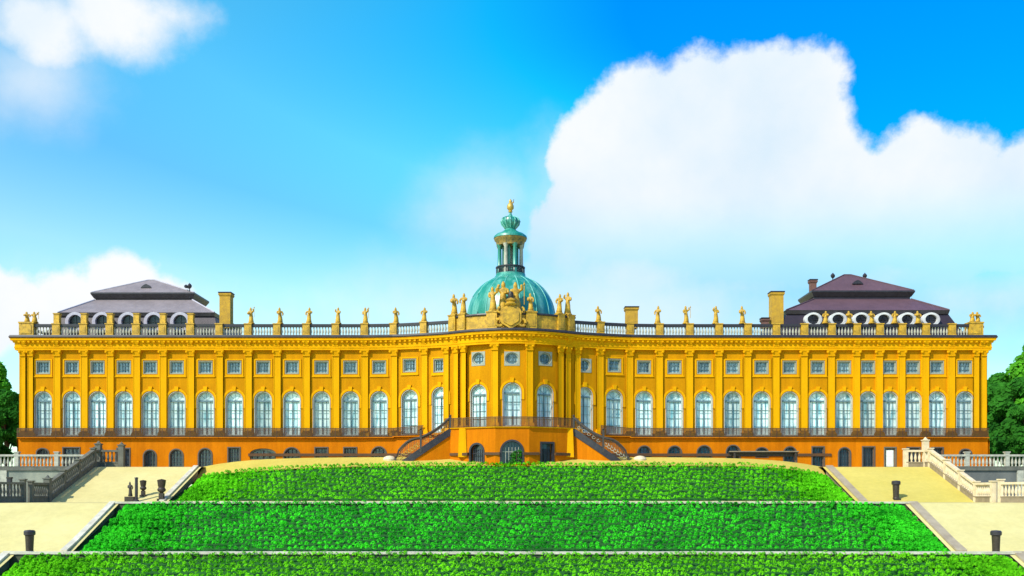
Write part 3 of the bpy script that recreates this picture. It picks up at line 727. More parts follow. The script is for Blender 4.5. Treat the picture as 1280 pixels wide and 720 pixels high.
# dome
DC = Vector((PX(639, 101), 1.0, 0)); dr = 55.5/F*101
mb = MB(); mb.lathe([(dr+.1, 12.5), (dr+.1, 14.0), (dr+.28, 14.05), (dr+.28, 14.25), (dr+.02, 14.3)], 48, (DC.x, DC.y, 0)); mb.build('drum', M['gold'], pal, smooth=True)
prof = []
for k in range(21):
    a = R(90)*k/20; prof.append((dr*math.cos(a)**.92 if k < 20 else 0, 14.3+4.35*math.sin(a)))
prof = [q for q in prof if q[0] > 1.2]
mb = MB(); mb.lathe(prof, 64, (DC.x, DC.y, 0)); dome = mb.build('dome', M['copper'], pal, smooth=True)
mb = MB()
for k in range(16):
    a = 2*math.pi*(k+.5)/16
    mb.tube([(DC.x+(r+.01)*math.cos(a), DC.y+(r+.01)*math.sin(a), z) for r, z in prof], .045, 6)
mb.build('rib', M['copper_pale'], dome, smooth=True)
# lantern
LZ = lambda py: PZ(py, 101)
def lr(w): return w/F*101
lan = MB(); lan.lathe([(lr(27), LZ(352)), (lr(22), LZ(349)), (lr(18.5), LZ(345)), (lr(18.5), LZ(343))], 32, (DC.x-.06, DC.y, 0)); lantern = lan.build('lantern', M['copper'], pal, smooth=True)
lc = (DC.x-.08, DC.y, 0)
mb = MB(); mb.lathe([(lr(17.6), LZ(343)), (lr(17.6), LZ(342)), (lr(17.0), LZ(342))], 32, lc)
for k in range(40):
    a = 2*math.pi*k/40; mb.tube([(lc[0]+lr(17.4)*math.cos(a), lc[1]+lr(17.4)*math.sin(a), LZ(343)), (lc[0]+lr(17.4)*math.cos(a), lc[1]+lr(17.4)*math.sin(a), LZ(335))], .05, 5)
mb.tube([(lc[0]+lr(17.6)*math.cos(2*math.pi*k/32), lc[1]+lr(17.6)*math.sin(2*math.pi*k/32), LZ(335)) for k in range(32)], .08, 6, True)
mb.build('lantern_railing', M['dark'], lantern)
mb = MB(); mb.lathe([(lr(13), LZ(344)), (lr(13), LZ(338)), (lr(12), LZ(338))], 24, lc); mb.build('lantern_base', M['copper'], lantern, smooth=True)
for k in range(8):
    a = 2*math.pi*(k+.5)/8; x, y = lc[0]+lr(14.6)*math.cos(a), lc[1]+lr(14.6)*math.sin(a)
    mb = MB(); mb.lathe([(.26, LZ(343)), (.26, LZ(338)), (.2, LZ(337)), (.17, LZ(311)), (.25, LZ(309)), (.28, LZ(307))], 10, (x, y, 0))
    mb.build('lantern_column', M['pale'] if k % 2 else M['copper'], lantern, smooth=True)
for k in range(6):
    a = 2*math.pi*k/6+.3; x, y = lc[0]+lr(8.5)*math.cos(a), lc[1]+lr(8.5)*math.sin(a)
    mb = MB(); mb.box(-.14, .14, -.12, .12, LZ(343), LZ(307)); mb.build('inner_pier', M['copper'], lantern, loc=(x, y, 0), rz=a)
mb = MB(); mb.lathe([(lr(5), LZ(344)), (lr(4.2), LZ(330)), (lr(3), LZ(320)), (lr(4), LZ(316)), (lr(2.6), LZ(312)), (0, LZ(309))], 12, lc); mb.build('lantern_figure', M['pale'], lantern, smooth=True)
mb = MB(); mb.lathe([(lr(12), LZ(308)), (lr(17.2), LZ(308)), (lr(18), LZ(303)), (lr(20), LZ(301)), (lr(20.5), LZ(298.5)), (lr(12), LZ(298.5))], 32, lc); mb.build('lantern_cornice', M['lantern_gold'], lantern, smooth=True)
mb = MB(); mb.lathe([(lr(21), LZ(298.5)), (lr(20.6), LZ(296)), (lr(17), LZ(293)), (lr(12), LZ(291)), (lr(8), LZ(288.5)), (lr(6.4), LZ(286.5)), (lr(8), LZ(285)), (lr(10.6), LZ(281)), (lr(11.4), LZ(277)), (lr(10), LZ(273.5)), (lr(7), LZ(272)), (lr(4), LZ(270.5)), (lr(1.8), LZ(268)), (lr(1.3), LZ(265))], 32, lc)
mb.build('lantern_roof', M['copper'], lantern, smooth=True)
mb = MB()
for k in range(12):
    a = 2*math.pi*k/12; mb.tube([(lc[0]+lr(r)*math.cos(a), lc[1]+lr(r)*math.sin(a), LZ(z)) for r, z in ((7, 285.5), (11, 281), (12, 277), (10.4, 273.5), (6, 271.5))], .07, 5)
mb.build('lantern_ornament', M['copper_pale'], lantern, smooth=True)
mb = MB(); mb.lathe([(lr(1.3), LZ(266)), (lr(3), LZ(265)), (lr(2), LZ(263.5)), (lr(4.2), LZ(261)), (lr(4.4), LZ(258)), (lr(3.2), LZ(255)), (lr(1.6), LZ(253.5)), (lr(2.1), LZ(252)), (lr(1.4), LZ(250)), (0, LZ(248.5))], 12, lc)
mb.tube([(lc[0]-.1, lc[1], LZ(256)), (lc[0]+.3, lc[1]-.05, LZ(253)), (lc[0]+.33, lc[1]-.05, LZ(249.5))], [.1, .07, .04], 6)
mb.build('finial', M['gilt'], lantern, smooth=True)

# pavilion roofs
def pavilion(xe, eave, flare, top0, top1, apex, yt, m_roof, m_side):
    """xe: flare foot pixels, eave: (px0, px1, py), band, apex"""
    D0 = 101.6; root = MB()
    x0, x1 = PX(flare[0], D0), PX(flare[1], D0); e0, e1 = PX(eave[0], D0), PX(eave[1], D0); ze = PZ(eave[2], D0-.1)
    # steep lower mansard
    root.frus((x0, x1, .9, BK-.9, 12.6), (x0+.55*(e0-x0), x1+.55*(e1-x1), 1.35, BK-1.3, 12.6+(ze-12.6)*.45))
    root.frus((x0+.55*(e0-x0), x1+.55*(e1-x1), 1.35, BK-1.3, 12.6+(ze-12.6)*.45), (e0+.1, e1-.1, 1.7, BK-1.7, ze-.12))
    ro = root.build('mansard_roof', M['slate_dark'], pal)
    mb = MB(); mb.frus((e0-.02, e1+.02, 1.5, BK-1.5, ze-.34), (e0-.12, e1+.12, 1.4, BK-1.4, ze+.02)); mb.build('eave', M['dark'], ro)
    D1 = 104.4; b0, b1 = PX(top0[0], D1), PX(top0[1], D1); zb = PZ(top0[2], D1)
    mb = MB(); mb.frus((e0-.08, e1+.08, 1.45, BK-1.45, ze+.022), (b0+.2, b1-.2, 4.4, BK-4.2, zb)); mb.build('roof_slope', M[m_roof], ro)
    zt = PZ(top1[2], D1-.2)
    mb = MB(); mb.box(b0+.25, b1-.25, 4.45, BK-4.25, zb-.03, zt); mb.build('clerestory', M['slate_dark'], ro)
    mb = MB(); mb.frus((b0+.15, b1-.15, 4.35, BK-4.15, zt-.55), (b0-.12, b1+.12, 4.08, BK-3.88, zt-.12)); mb.box(b0-.12, b1+.12, 4.08, BK-3.88, zt-.12, zt+.02); mb.build('eave', M['dark'], ro)
    D2 = 106.5; xa = PX(apex[0], D2); za = PZ(apex[1], D2)
    mb = MB(); mb.frus((b0-.06, b1+.06, 4.14, BK-3.94, zt+.024), (xa-.35, xa+.35, 6.4, 6.7, za)); mb.build('roof_slope', M[m_roof], ro)
    mb = MB(); mb.tube([(e0-.05, 1.42, ze+.05), (b0+.2, 4.38, zb+.03)], .07, 6); mb.tube([(e1+.05, 1.42, ze+.05), (b1-.2, 4.38, zb+.03)], .07, 6)
    mb.tube([(b0-.05, 4.15, zt+.05), (xa-.35, 6.4, za+.03), (xa+.35, 6.4, za+.03), (b1+.05, 4.15, zt+.05)], .06, 6)
    mb.build('ridge_cap', M['dormer'] if m_roof == 'roof_pale' else M['roof_purple'], ro)
    return ro, zt, za, xa
rl, ztl, zal, xal = pavilion(0, (74, 268, 391), (54, 278), (116, 243, 375), (0, 0, 366), (190, 350.5), 0, 'roof_pale', 0)
rr_, ztr, zar, xar = pavilion(0, (983, 1185, 388), (968, 1208), (1015, 1141, 374), (0, 0, 363.5), (1059, 344), 0, 'roof_purple', 0)
# roof vents and balls
for ro, px, py, D in ((rl, 184, 359, 105.2), (rr_, 1071, 354, 105.2)):
    q = P(px, py, D); mb = MB(); mb.prism([(-.55, -.12), (.55, -.12), (.3, .14), (0, .28), (-.3, .14)], -.35, .5); mb.build('roof_vent', M['dark'], ro, loc=q)
for ro, px, py, D in ((rl, 237, 366, 104.3), (rr_, 1041, 350, 106), (rr_, 1081, 350, 106)):
    q = P(px, py, D); mb = MB(); hh = .55 if ro is rl else .3
    mb.lathe([(.05, -.5), (.05, hh-.15), (.2, hh), (.24, hh+.15), (.15, hh+.3), (.03, hh+.4), (0, hh+.5)], 8)
    if ro is rl: mb.lathe([(0, hh-.1), (.18, hh), (.2, hh+.15), (0, hh+.3)], 8, (-.36, 0, 0)); mb.tube([(-.36, 0, hh), (0, 0, hh-.1)], .06, 5)
    mb.build('roof_finial', M['dark'], ro, loc=q, smooth=True)
# round dormers
def dormer(ro, px, py, w, h, mring):
    q = P(px, py, 101.2); w, h = w/F*101.2, h/F*101.2
    f_ = MB(); f_.ring(outline('round', 0, w, -h/2, h/2), outline('round', 0, w*.68, -h*.36, h*.36), -.25, .9)
    r = f_.build('round_dormer', mring, ro, smooth=False, loc=q)
    g = MB(); ol = outline('round', 0, w*.7, -h*.37, h*.37); g.add([(x, .1, z) for x, z in ol], [tuple(range(24))]); g.box(-.025, .025, .02, .09, -h*.33, h*.33); g.box(-w*.3, w*.3, .02, .09, -.025, .025)
    g.build('dormer_pane', M['black'], r)
for px in (95, 128.5, 161, 193, 226): 
    dormer(rl, px, 402.5, 25, 24, M['dormer'])
    q = P(px, 400, 101.0); mb = MB(); mb.prism([(x, z) for x, z in [(1.05*math.cos(math.pi*j/12), 1.0*math.sin(math.pi*j/12)-.1) for j in range(13)]]+[(-1.0, -1.2), (1.0, -1.2)], .62, 1.1)
    mb.build('dormer_hood', M['dormer'], rl, loc=q)
for px in (1016, 1047, 1076, 1104, 1133.5, 1163): dormer(rr_, px, 399.5, 22, 17, M['dormer_white'])
# chimneys
for px, y0, y1, w, dp, mt, ro in ((281, 366, 410, 13.5, 1.1, 'chimney', pal), (972, 365, 410, 15, 1.1, 'chimney', pal), (790, 384, 410, 15, 1.0, 'chimney', pal), (957, 398, 410, 8, .7, 'brickred', pal), (1017, 350, 366, 7.5, .6, 'brickred', pal)):
    D = 101.4 if px != 1017 else 104.6; q = P(px, y1, D); hh = PZ(y0, D)-q.z; w = w/F*D
    mb = MB(); mb.box(-w/2, w/2, 0, dp, 0, hh-.35); mb.frus((-w/2, w/2, 0, dp, hh-.35), (-w/2-.1, w/2+.1, -.1, dp+.1, hh-.18)); mb.box(-w/2-.1, w/2+.1, -.1, dp+.1, hh-.18, hh-.06); mb.box(-w/2+.05, w/2-.05, .05, dp-.05, hh-.06, hh)
    o = mb.build('chimney', M[mt], ro, loc=q)
    c = MB(); c.box(-w/2-.12, w/2+.12, -.12, dp+.12, hh, hh+.09); c.build('chimney_cap', M['dark'], o)

# iron railing along the main floor
def iron(path, z0, hgt, off, m='iron', step=.16, name='balcony_railing', parent=None):
    mb = MB()
    pp = []
    for i, p in enumerate(path):
        p = Vector(p); a = Vector(path[max(0, i-1)]); b = Vector(path[min(len(path)-1, i+1)]); e = (b-a).normalized(); n = Vector((e.y, -e.x))
        pp.append(p+n*off)
    zs = z0 if isinstance(z0, list) else [z0]*len(pp)
    for dz, r in ((.06, .022), (hgt-.16, .018), (hgt, .04)): mb.tube([(p.x, p.y, z+dz) for p, z in zip(pp, zs)], r, 4)
    for (p, za), (q, zb) in zip(zip(pp, zs), list(zip(pp, zs))[1:]):
        L = (q-p).length; n = max(1, int(L/step))
        for k in range(n):
            t = k/n; c = p.lerp(q, t); z = za+(zb-za)*t; r = .035 if k == 0 else (.02 if m == 'brown' else .013)
            mb.box(c.x-r, c.x+r, c.y-.012, c.y+.012, z+.0, z+hgt)
    return mb.build(name, M[m], parent or pal, recalc=False)
iron([tuple(fp(p)) for p in BND[0:14]]+[tuple(fp(531))], [3.0-.06]*14+[3.15], .84, .40, m='brown', step=.075)
iron([tuple(fp(p)) for p in [749.5]+BND[20:]], [3.15]+[3.0-.06]*14, .84, .40, m='brown', step=.075)

# platform before the dome
PB = [563, 619, 661.5, 717]; PO = 1.7
pp = [fp(p, PO) for p in PB]; pl = MB(); PZT = 3.52
CB = {0: (596, 'arch', 19, 555), 1: (640, 'arch', 27, 551), 2: (684, 'rect', 17, 554)}
for k in range(3):
    Mx, L, ang = frame_of(pp[k], pp[k+1]); px, kd, wp, top = CB[k]; uc = hit(px, pp[k], pp[k+1]); D = 100+(pp[k].y+pp[k+1].y)/2
    wz = wp/F*D; zt = PZ(top, D); z0 = .3; hh = zt-z0
    pl.M = Mx; panel(pl, 0, L, 0, PZT, outline(kd, uc, wz, z0, zt), uc, .6)
    f_ = MB(); f_.ring(outline(kd, 0, wz+.25, -.02, hh+.12), outline(kd, 0, wz-.1, .03, hh-.05), -.05, .3)
    b_ = MB(); [b_.box(x-.02, x+.02, .2, .28, .05, hh*.72) for x in (-wz*.3, -wz*.15, 0, wz*.15, wz*.3)]; b_.box(-wz/2+.05, wz/2-.05, .2, .28, hh*.5, hh*.5+.05)
    p_ = MB(); pol = outline(kd, 0, wz+.02, 0, hh+.01); p_.add([(x, .5, z) for x, z in pol], [tuple(range(len(pol)))])
    r = proto_win('cellar_window', (f_, b_, p_), M['dark'], M['pale'] if k == 1 else M['dark'], M['pane_dark']); r.location = Mx @ Vector((uc, 0, z0)); r.rotation_euler.z = ang
pl.M = Matrix()
wl, wr = fp(563), fp(717)
for a, b in ((wl, pp[0]), (pp[3], wr)): pl.add([(a.x, a.y, 0), (b.x, b.y, 0), (b.x, b.y, PZT), (a.x, a.y, PZT)], [(0, 1, 2, 3)])
pl.add([(p.x, p.y, PZT) for p in pp]+[(q.x, q.y, PZT) for q in [fp(p) for p in reversed(PB)]], [tuple(range(8))])
pl.build('platform', M['plinth'], pal, recalc=False)
ps = MB(); ps.sweep([tuple(p) for p in pp], [(-.6, PZT+.003), (.12, PZT+.003), (.16, PZT+.1), (-.6, PZT+.1)])
for k, px in ((0, 578), (3, 712)):                                      # battered buttress strips at the platform corners
    c = fp(px, PO); s = -1 if k == 0 else 1
    ps.M = Matrix.Translation((c.x, c.y+.1, 0)); ps.add([(-.4, -.2, .9), (.4, -.2, .9), (.3, -.14, PZT), (-.3, -.14, PZT), (-.4, .3, .9), (.4, .3, .9), (.3, .3, PZT), (-.3, .3, PZT)],
        [(0, 1, 2, 3), (0, 3, 7, 4), (1, 5, 6, 2), (3, 2, 6, 7)])
ps.M = Matrix(); ps.build('platform_edge', M['yellow'], pal)
pb = MB(); pb.sweep([tuple(p) for p in pp], [(-.1, 1.02), (.1, 1.02), (.1, 1.26), (-.1, 1.3)])
# keep the shadow strip clear of the openings: three short runs
pb = MB()
for a, b in ((563, 585), (606, 625), (654.5, 674), (694, 717)):
    A, B = fp(a, PO), fp(b, PO)
    pb = MB(); pb.sweep([tuple(A), tuple(B)], [(-.2, 1.05), (.12, 1.05), (.12, 1.28), (-.2, 1.32)]); pb.build('base_shade_strip', M['brown'], pal)  # same painted shadow line on the platform front
rpts = [fp(p, PO-.12) for p in (556, 566, 580, 600, 619, 640, 661, 680, 700, 714, 724)]
iron([tuple(p) for p in rpts], PZT+.1, .88, 0, m='brown', step=.075)

# flights of steps down from the platform
def stairs(s):
    xt = pp[0].x if s < 0 else pp[3].x; yt = pp[0].y if s < 0 else pp[3].y
    Wd = 1.7; n = 20; run = 5.1; rise = PZT
    st = MB(); 
    def c(t): return xt+s*run*t, yt+.1-.55*math.sin(math.pi*t*.8)      # front edge of the flight, gently bowed
    for k in range(n):
        t0, t1 = k/n, (k+1)/n; (xa, ya), (xb, yb) = c(t0), c(t1); z = rise*(1-(k+1)/n)+.02
        st.add([(xa, ya, 0), (xb, yb, 0), (xb, yb, z), (xa, ya, z), (xa, ya+Wd, 0), (xb, yb+Wd, 0), (xb, yb+Wd, z), (xa, ya+Wd, z)],
               [(0, 1, 2, 3), (3, 2, 6, 7), (1, 5, 6, 2), (0, 3, 7, 4), (4, 7, 6, 5)])
    o = st.build('staircase', M['plinth'], pal)
    ts = [k/14 for k in range(15)]
    sb = MB()                                                            # dark stringer
    for (a, b) in zip(ts, ts[1:]):
        (xa, ya), (xb, yb) = c(a), c(b); za, zb = rise*(1-a), rise*(1-b)
        sb.add([(xa, ya-.12, za-.6), (xb, yb-.12, zb-.6), (xb, yb-.12, zb+.12), (xa, ya-.12, za+.12), (xa, ya+.04, za-.6), (xb, yb+.04, zb-.6), (xb, yb+.04, zb+.12), (xa, ya+.04, za+.12)],
               [(0, 1, 2, 3), (3, 2, 6, 7), (7, 6, 5, 4), (0, 4, 5, 1)])
    sb.build('stringer', M['dark'], o)
    rl_ = MB(); top = []
    for t in ts:
        x, y = c(t)
        hgt = 1.0-.22*math.sin(math.pi*min(1, t/.55)) if t < .55 else 1.0+.42*math.sin(math.pi*(t-.55)/.45)
        top.append((x, y-.04, rise*(1-t)+.1+hgt*(1 if t < .97 else .35)))
    rl_.tube(top, .1, 6); rl_.tube([(x, y, z-.12) for x, y, z in top], .03, 5)
    for k in range(42):
        t = k/42; i = min(13, int(t*14)); f = t*14-i; p_ = Vector(top[i]).lerp(Vector(top[i+1]), f)
        rl_.tube([(p_.x, p_.y, rise*(1-t)+.05), (p_.x, p_.y, p_.z)], .016, 4)
    rl_.build('stair_railing', M['iron'], o)
    for t, hh in ((0, 1.15), (.53, 1.75), (.99, .8)):
        po = MB(); x, y = c(t); z = rise*(1-t); po.box(x-.09, x+.09, y-.13, y+.05, z-.3, z+hh); po.lathe([(0, -.1), (.13, 0), (0, .12)], 8, (x, y-.04, z+hh+.08))
        po.build('railing_post', M['iron'], o)
    for k in range(12):
        if k < 7: t = .58+.055*k; dz = .62; g0, g1, rr, nn = .06, .03, .03, 12
        else: t = .1+.085*(k-7); dz = .5; g0, g1, rr, nn = .05, .025, .024, 11
        x, y = c(t); z = rise*(1-t)+dz; sc_ = MB()
        sc_.tube([(x+(g0+g1*a)*math.cos(a), y-.04, z+(g0+g1*a)*math.sin(a)) for a in [q*.6 for q in range(nn)]], rr, 5)
        sc_.build('scroll', M['gilt'] if s < 0 else M['pale'], o)
    # inner railing
    rin = MB(); tp = [(x, y+Wd-.05, z) for (x, y, z) in top]; rin.tube(tp, .05, 5)
    for k in range(30):
        t = k/30; i = min(13, int(t*14)); f = t*14-i; p_ = Vector(tp[i]).lerp(Vector(tp[i+1]), f)
        rin.tube([(p_.x, p_.y, rise*(1-t)+.05), (p_.x, p_.y, p_.z)], .016, 4)
    rin.build('stair_railing', M['iron'], o)
stairs(-1); stairs(1)

# ------------------------------------------------------------ statues on the parapet
def statue_mesh(kind, seed):
    rnd = random.Random(seed)
    V = []; E = []; Rr = []
    def add(p, r, parent=None):
        V.append(p); Rr.append(r)
        if parent is not None: E.append((parent, len(V)-1))
        return len(V)-1
    lean = rnd.uniform(-.08, .08)
    pel = add((lean*.3, 0, .98), (.21, .17))
    kn = add((lean*.1+.02, -.05, .55), (.22, .19), pel); ft = add((0, 0, .1), (.27, .24), kn); add((0, 0, .02), (.29, .26), ft)
    wa = add((lean*.6, 0, 1.18), (.18, .14), pel); ch = add((lean, 0, 1.42), (.22, .16), wa); nk = add((lean*1.2, 0, 1.6), (.09, .09), ch)
    hd = add((lean*1.3, -.02, 1.76), (.12, .13), nk); hp = add((lean*1.3, -.01, 1.90), (.085, .09), hd); add((lean*1.3, 0, 2.02), (.03, .03), hp)
    poses = {0: ((-.34, -.05, 1.25), (-.22, -.22, 1.06), (.36, -.06, 1.52), (.30, -.14, 1.84)),
             1: ((-.33, -.05, 1.22), (-.12, -.26, 1.16), (.34, -.04, 1.22), (.30, -.1, .94)),
             2: ((-.34, -.05, 1.5), (-.24, -.1, 1.80), (.33, -.1, 1.22), (.1, -.26, 1.26)),
             3: ((-.34, -.06, 1.22), (-.30, -.12, .95), (.33, -.08, 1.26), (.1, -.28, 1.36))}[kind]
    for s, (el_, ha) in ((-1, poses[:2]), (1, poses[2:])):
        sh = add((s*.22+lean, 0, 1.48), (.09, .09), ch); e_ = add((el_[0]*.8, el_[1], el_[2]), (.095, .09), sh); add((ha[0]*.78, ha[1], ha[2]), (.07, .06), e_)
    me = bpy.data.meshes.new('sk'); me.from_pydata(V, E, []); o = bpy.data.objects.new('sk', me); col.objects.link(o)
    m_ = o.modifiers.new('s', 'SKIN'); sv = me.skin_vertices[0].data
    for i, r in enumerate(Rr): sv[i].radius = r; sv[i].use_root = (i == 0)
    m_.use_smooth_shade = True
    su = o.modifiers.new('u', 'SUBSURF'); su.levels = 2; su.render_levels = 2
    dg = bpy.context.evaluated_depsgraph_get(); res = bpy.data.meshes.new_from_object(o.evaluated_get(dg))
    bpy.data.objects.remove(o)
    for v in res.vertices:                                        # folds of the robe
        if v.co.z < 1.2:
            a = math.atan2(v.co.y, v.co.x); k = 1+.10*math.sin(a*7+seed)*(1.2-v.co.z); v.co.x *= k; v.co.y *= k
    res.materials.clear(); res.materials.append(M['gold']); res.name = 'body'
    return res
SM = [statue_mesh(k, 3+k) for k in range(4)]
base_me = None; attr_me = []
def statue(px, base_py, top_py, D, z, kind, rz, label, group):
    global base_me
    h = PZ(top_py, D)-z; s = h/2.14
    root = empty('statue', (PX(px, D), D-100, z), rz); root.scale = (max(s, .8)*1.25, max(s, .8)*1.2, s)
    tag(root, label, 'statue', group)
    link('body', SM[kind], root, (0, 0, .1))
    if base_me is None:
        mb = MB(); mb.lathe([(.34, 0), (.34, .07), (.3, .12), (.27, .14)], 12); b = mb.build('base', M['gold'], root); base_me = b.data
        mb = MB(); mb.tube([(0, 0, 0), (0, 0, 1.25)], .022, 6); mb.lathe([(.02, 1.2), (.07, 1.28), (.03, 1.36), (0, 1.5)], 6); a = mb.build('staff', M['gold'], root, loc=(.4, -.16, .75)); attr_me.append(a.data)
        mb = MB(); mb.lathe([(0, -.16), (.12, -.1), (.16, 0), (.12, .12), (.05, .2), (0, .24)], 10); a = mb.build('vessel', M['gold'], root, smooth=True, loc=(-.12, -.3, 1.28)); attr_me.append(a.data)
    else:
        link('base', base_me, root)
        if kind == 0: link('staff', attr_me[0], root, (.38, -.16, .65))
        if kind in (1, 3): link('vessel', attr_me[1], root, (-.12 if kind == 1 else .12, -.33, 1.28))
    return root
SG = 'statues along the palace parapet'
ords = ['first', 'second', 'third', 'fourth', 'fifth', 'sixth', 'seventh', 'eighth']
ZS = PTOP+.05
for k, px in enumerate((314, 350, 386, 422.5, 457, 495, 530)):
    D = 99.9-dd(px)
    statue(px, 405, 384, D, ZS, (0, 1, 3, 2)[k % 4], R((-15, 20, 5, -25)[k % 4]), 'left wing parapet statue, %s to the right of the tall left chimney' % ords[k], SG)
for k, px in enumerate((748, 822, 857.5, 894.5, 928)):
    D = 99.9-dd(px); lab = 'right wing parapet statue between the dome and the low square chimney' if k == 0 else 'right wing parapet statue, %s to the right of the low square chimney' % ords[k-1]
    statue(px, 405, 382, D, ZS, (1, 3, 0, 2)[k % 4], R((10, -20, 15)[k % 3]), lab, SG)
for k, px in enumerate((1031.5, 1061.5, 1089.5, 1118, 1147.5)):
    statue(px, 407, 388.5, 99.7, ZS, (3, 1, 1, 3, 1)[k % 5], R((8, -10, 4)[k % 3]), 'statue before the round dormers of the right pavilion, %s from the left' % ords[k], SG)
for px, k, lab in ((34, 1, 'weathered statue on the far left corner block, outer one of the pair'), (45, 0, 'weathered statue on the far left corner block, inner one of the pair'),
                   (1215, 3, 'gilded statue on the far right corner block, inner one of the pair'), (1222, 1, 'gilded statue on the far right corner block, outer one of the pair')):
    statue(px if px != 45 else 43.5, 408, 389.5, 100.1, PTOP+.2, k, R(12), lab, 'statues on the corner blocks')
for px, top, k, lab in ((568, 367, 1, 'gilded statue left of the green dome, outer one of the pair'), (579, 366, 3, 'gilded statue left of the green dome, inner one of the pair'),
                   (616.5, 358, 0, 'tall gilded statue before the dome, left of the crowned cartouche'), (628.5, 351, 2, 'tall gilded statue immediately left of the dark vase above the cartouche'),
                   (645.5, 352, 0, 'tall gilded statue immediately right of the dark vase above the cartouche'), (663.5, 366, 1, 'gilded statue before the dome, right of the crowned cartouche'),
                   (699, 367, 3, 'gilded statue right of the green dome, inner one of the pair'), (709.5, 365, 2, 'gilded statue right of the green dome, outer one of the pair')):
    D = 100-dd(px)-.1; tall = 620 < px < 655
    if tall: D += .9
    statue(px, 397, top, D, 14.28 if not tall else 14.1, k, R(random.uniform(-20, 20)), lab, 'statues round the dome')
mb = MB(); a = fp(624); b = fp(652); mb.box(a.x, b.x, a.y+.3, a.y+1.5, 12.5, 14.1); mb.build('attic_block', M['gold'], pal)

# ------------------------------------------------------------ terrace balustrades
TB = [(.075, 0), (.095, .06), (.06, .12), (.13, .36), (.11, .5), (.06, .76), (.085, .88), (.07, .95)]
def balustrade(pts, label, cat_m, wall_h=.45, posts=None, post_h=1.55, big=None, wm=None, group=None, step=.33):
    """pts: list of (x, y, z) foot points; a low wall, balusters, rail and posts"""
    pts = [Vector(p) for p in pts]; o0 = pts[0]; root = empty('balustrade', o0); tag(root, label, 'balustrade', group)
    wl_, bl, rl2 = MB(), MB(), MB()
    for a, b in zip(pts, pts[1:]):
        a, b = a-o0, b-o0; d = b-a; h = Vector((d.x, d.y, 0)); L = h.length; n_ = Vector((h.y, -h.x, 0)).normalized()*.16; n2 = n_*1.25
        def slab(mb, z0, z1, nn):
            q = [a-nn, b-nn, b+nn, a+nn]; mb.add([(p.x, p.y, p.z+z0) for p in q]+[(p.x, p.y, p.z+z1) for p in q], [(0, 3, 2, 1), (4, 5, 6, 7), (0, 1, 5, 4), (1, 2, 6, 5), (2, 3, 7, 6), (3, 0, 4, 7)])
        slab(wl_, -.8, wall_h-.1, n_); slab(wl_, wall_h-.1, wall_h, n2); slab(rl2, wall_h+.92, wall_h+1.1, n2)
        n = max(1, int(L/step))
        for k in range(n):
            c = a.lerp(b, (k+.5)/n); bl.lathe(TB, 8, (c.x, c.y, c.z+wall_h-.03))
    wl_.build('base_wall', M[wm or cat_m], root); bl.build('balusters', M[cat_m], root, smooth=True); rl2.build('rail', M[cat_m], root)
    tot = []
    for a, b in zip(pts, pts[1:]):
        L = (b-a).length; n = max(1, round(L/4.2)); tot += [a.lerp(b, k/n) for k in range(n)]
    tot.append(pts[-1])
    for i, p in enumerate(tot):
        p = p-o0; hh = wall_h+1.15+(.12 if big is None else 0)
        mb = MB(); w = .19
        if big and i in big: hh = big[i]; w = .25
        mb.box(-w, w, -w, w, -.8, hh); mb.box(-w-.06, w+.06, -w-.06, w+.06, hh, hh+.1); mb.lathe([(w+.02, 0), (w*.6, .1), (w*.5, .16), (0, .26)], 8, (0, 0, hh+.1)) if big and i in big else None
        mb.build('post', M[cat_m], root, loc=p)
def ramp_pts(s): return [(s*XR, D-100, pz(D)) for D in (96.6, 95.4, 92, 89, 86, 83)]
balustrade([(-36.3, -3.3, 0)]+[(-XR, -3.4, 0)]+[(p[0], p[1], p[2]) for p in ramp_pts(-1)[1:]], 'grey shaded stone balustrade descending beside the left ramp', 'grey', wall_h=.5, big={0: 2.0, 1: 2.1, 5: 1.9})  # shade on this side is put into the dark grey colour
balustrade([(36.6, -3.3, 0)]+[(XR, -3.4, 0)]+[(p[0], p[1], p[2]) for p in ramp_pts(1)[1:]], 'pale sunlit stone balustrade descending beside the right ramp', 'cream', wall_h=.5, big={1: 2.45}, wm='kerb_side')  # sunlight on this side is put into the cream colour
GU = 'upper balustrades over the retaining walls'
balustrade([(-XR-.4, -2.75, .0), (-50, -2.75, 0), (-70, -2.75, 0)], 'pale and grey balustrade on top of the left retaining wall beside the palace', 'pale', .1, wm='grey', group=GU)
balustrade([(XR+.4, -2.75, .0), (50, -2.75, 0), (70, -2.75, 0)], 'grey balustrade on top of the right retaining wall before the trees', 'pale', .1, wm='grey', group=GU)
def low_pts(s): return [(s*x, dl(x)-100, pz(dl(x))) for x in (XR+.25, XR+1.1, XR+2.2, 48, 60)]
balustrade(low_pts(-1), 'dark shaded stone balustrade at the far left edge, below the ramp railing', 'grey', .5, group='lower balustrades at the picture edges')
balustrade(low_pts(1), 'cream sunlit stone balustrade at the far right edge, below the ramp railing', 'cream', .5, wm='kerb_side', group='lower balustrades at the picture edges')
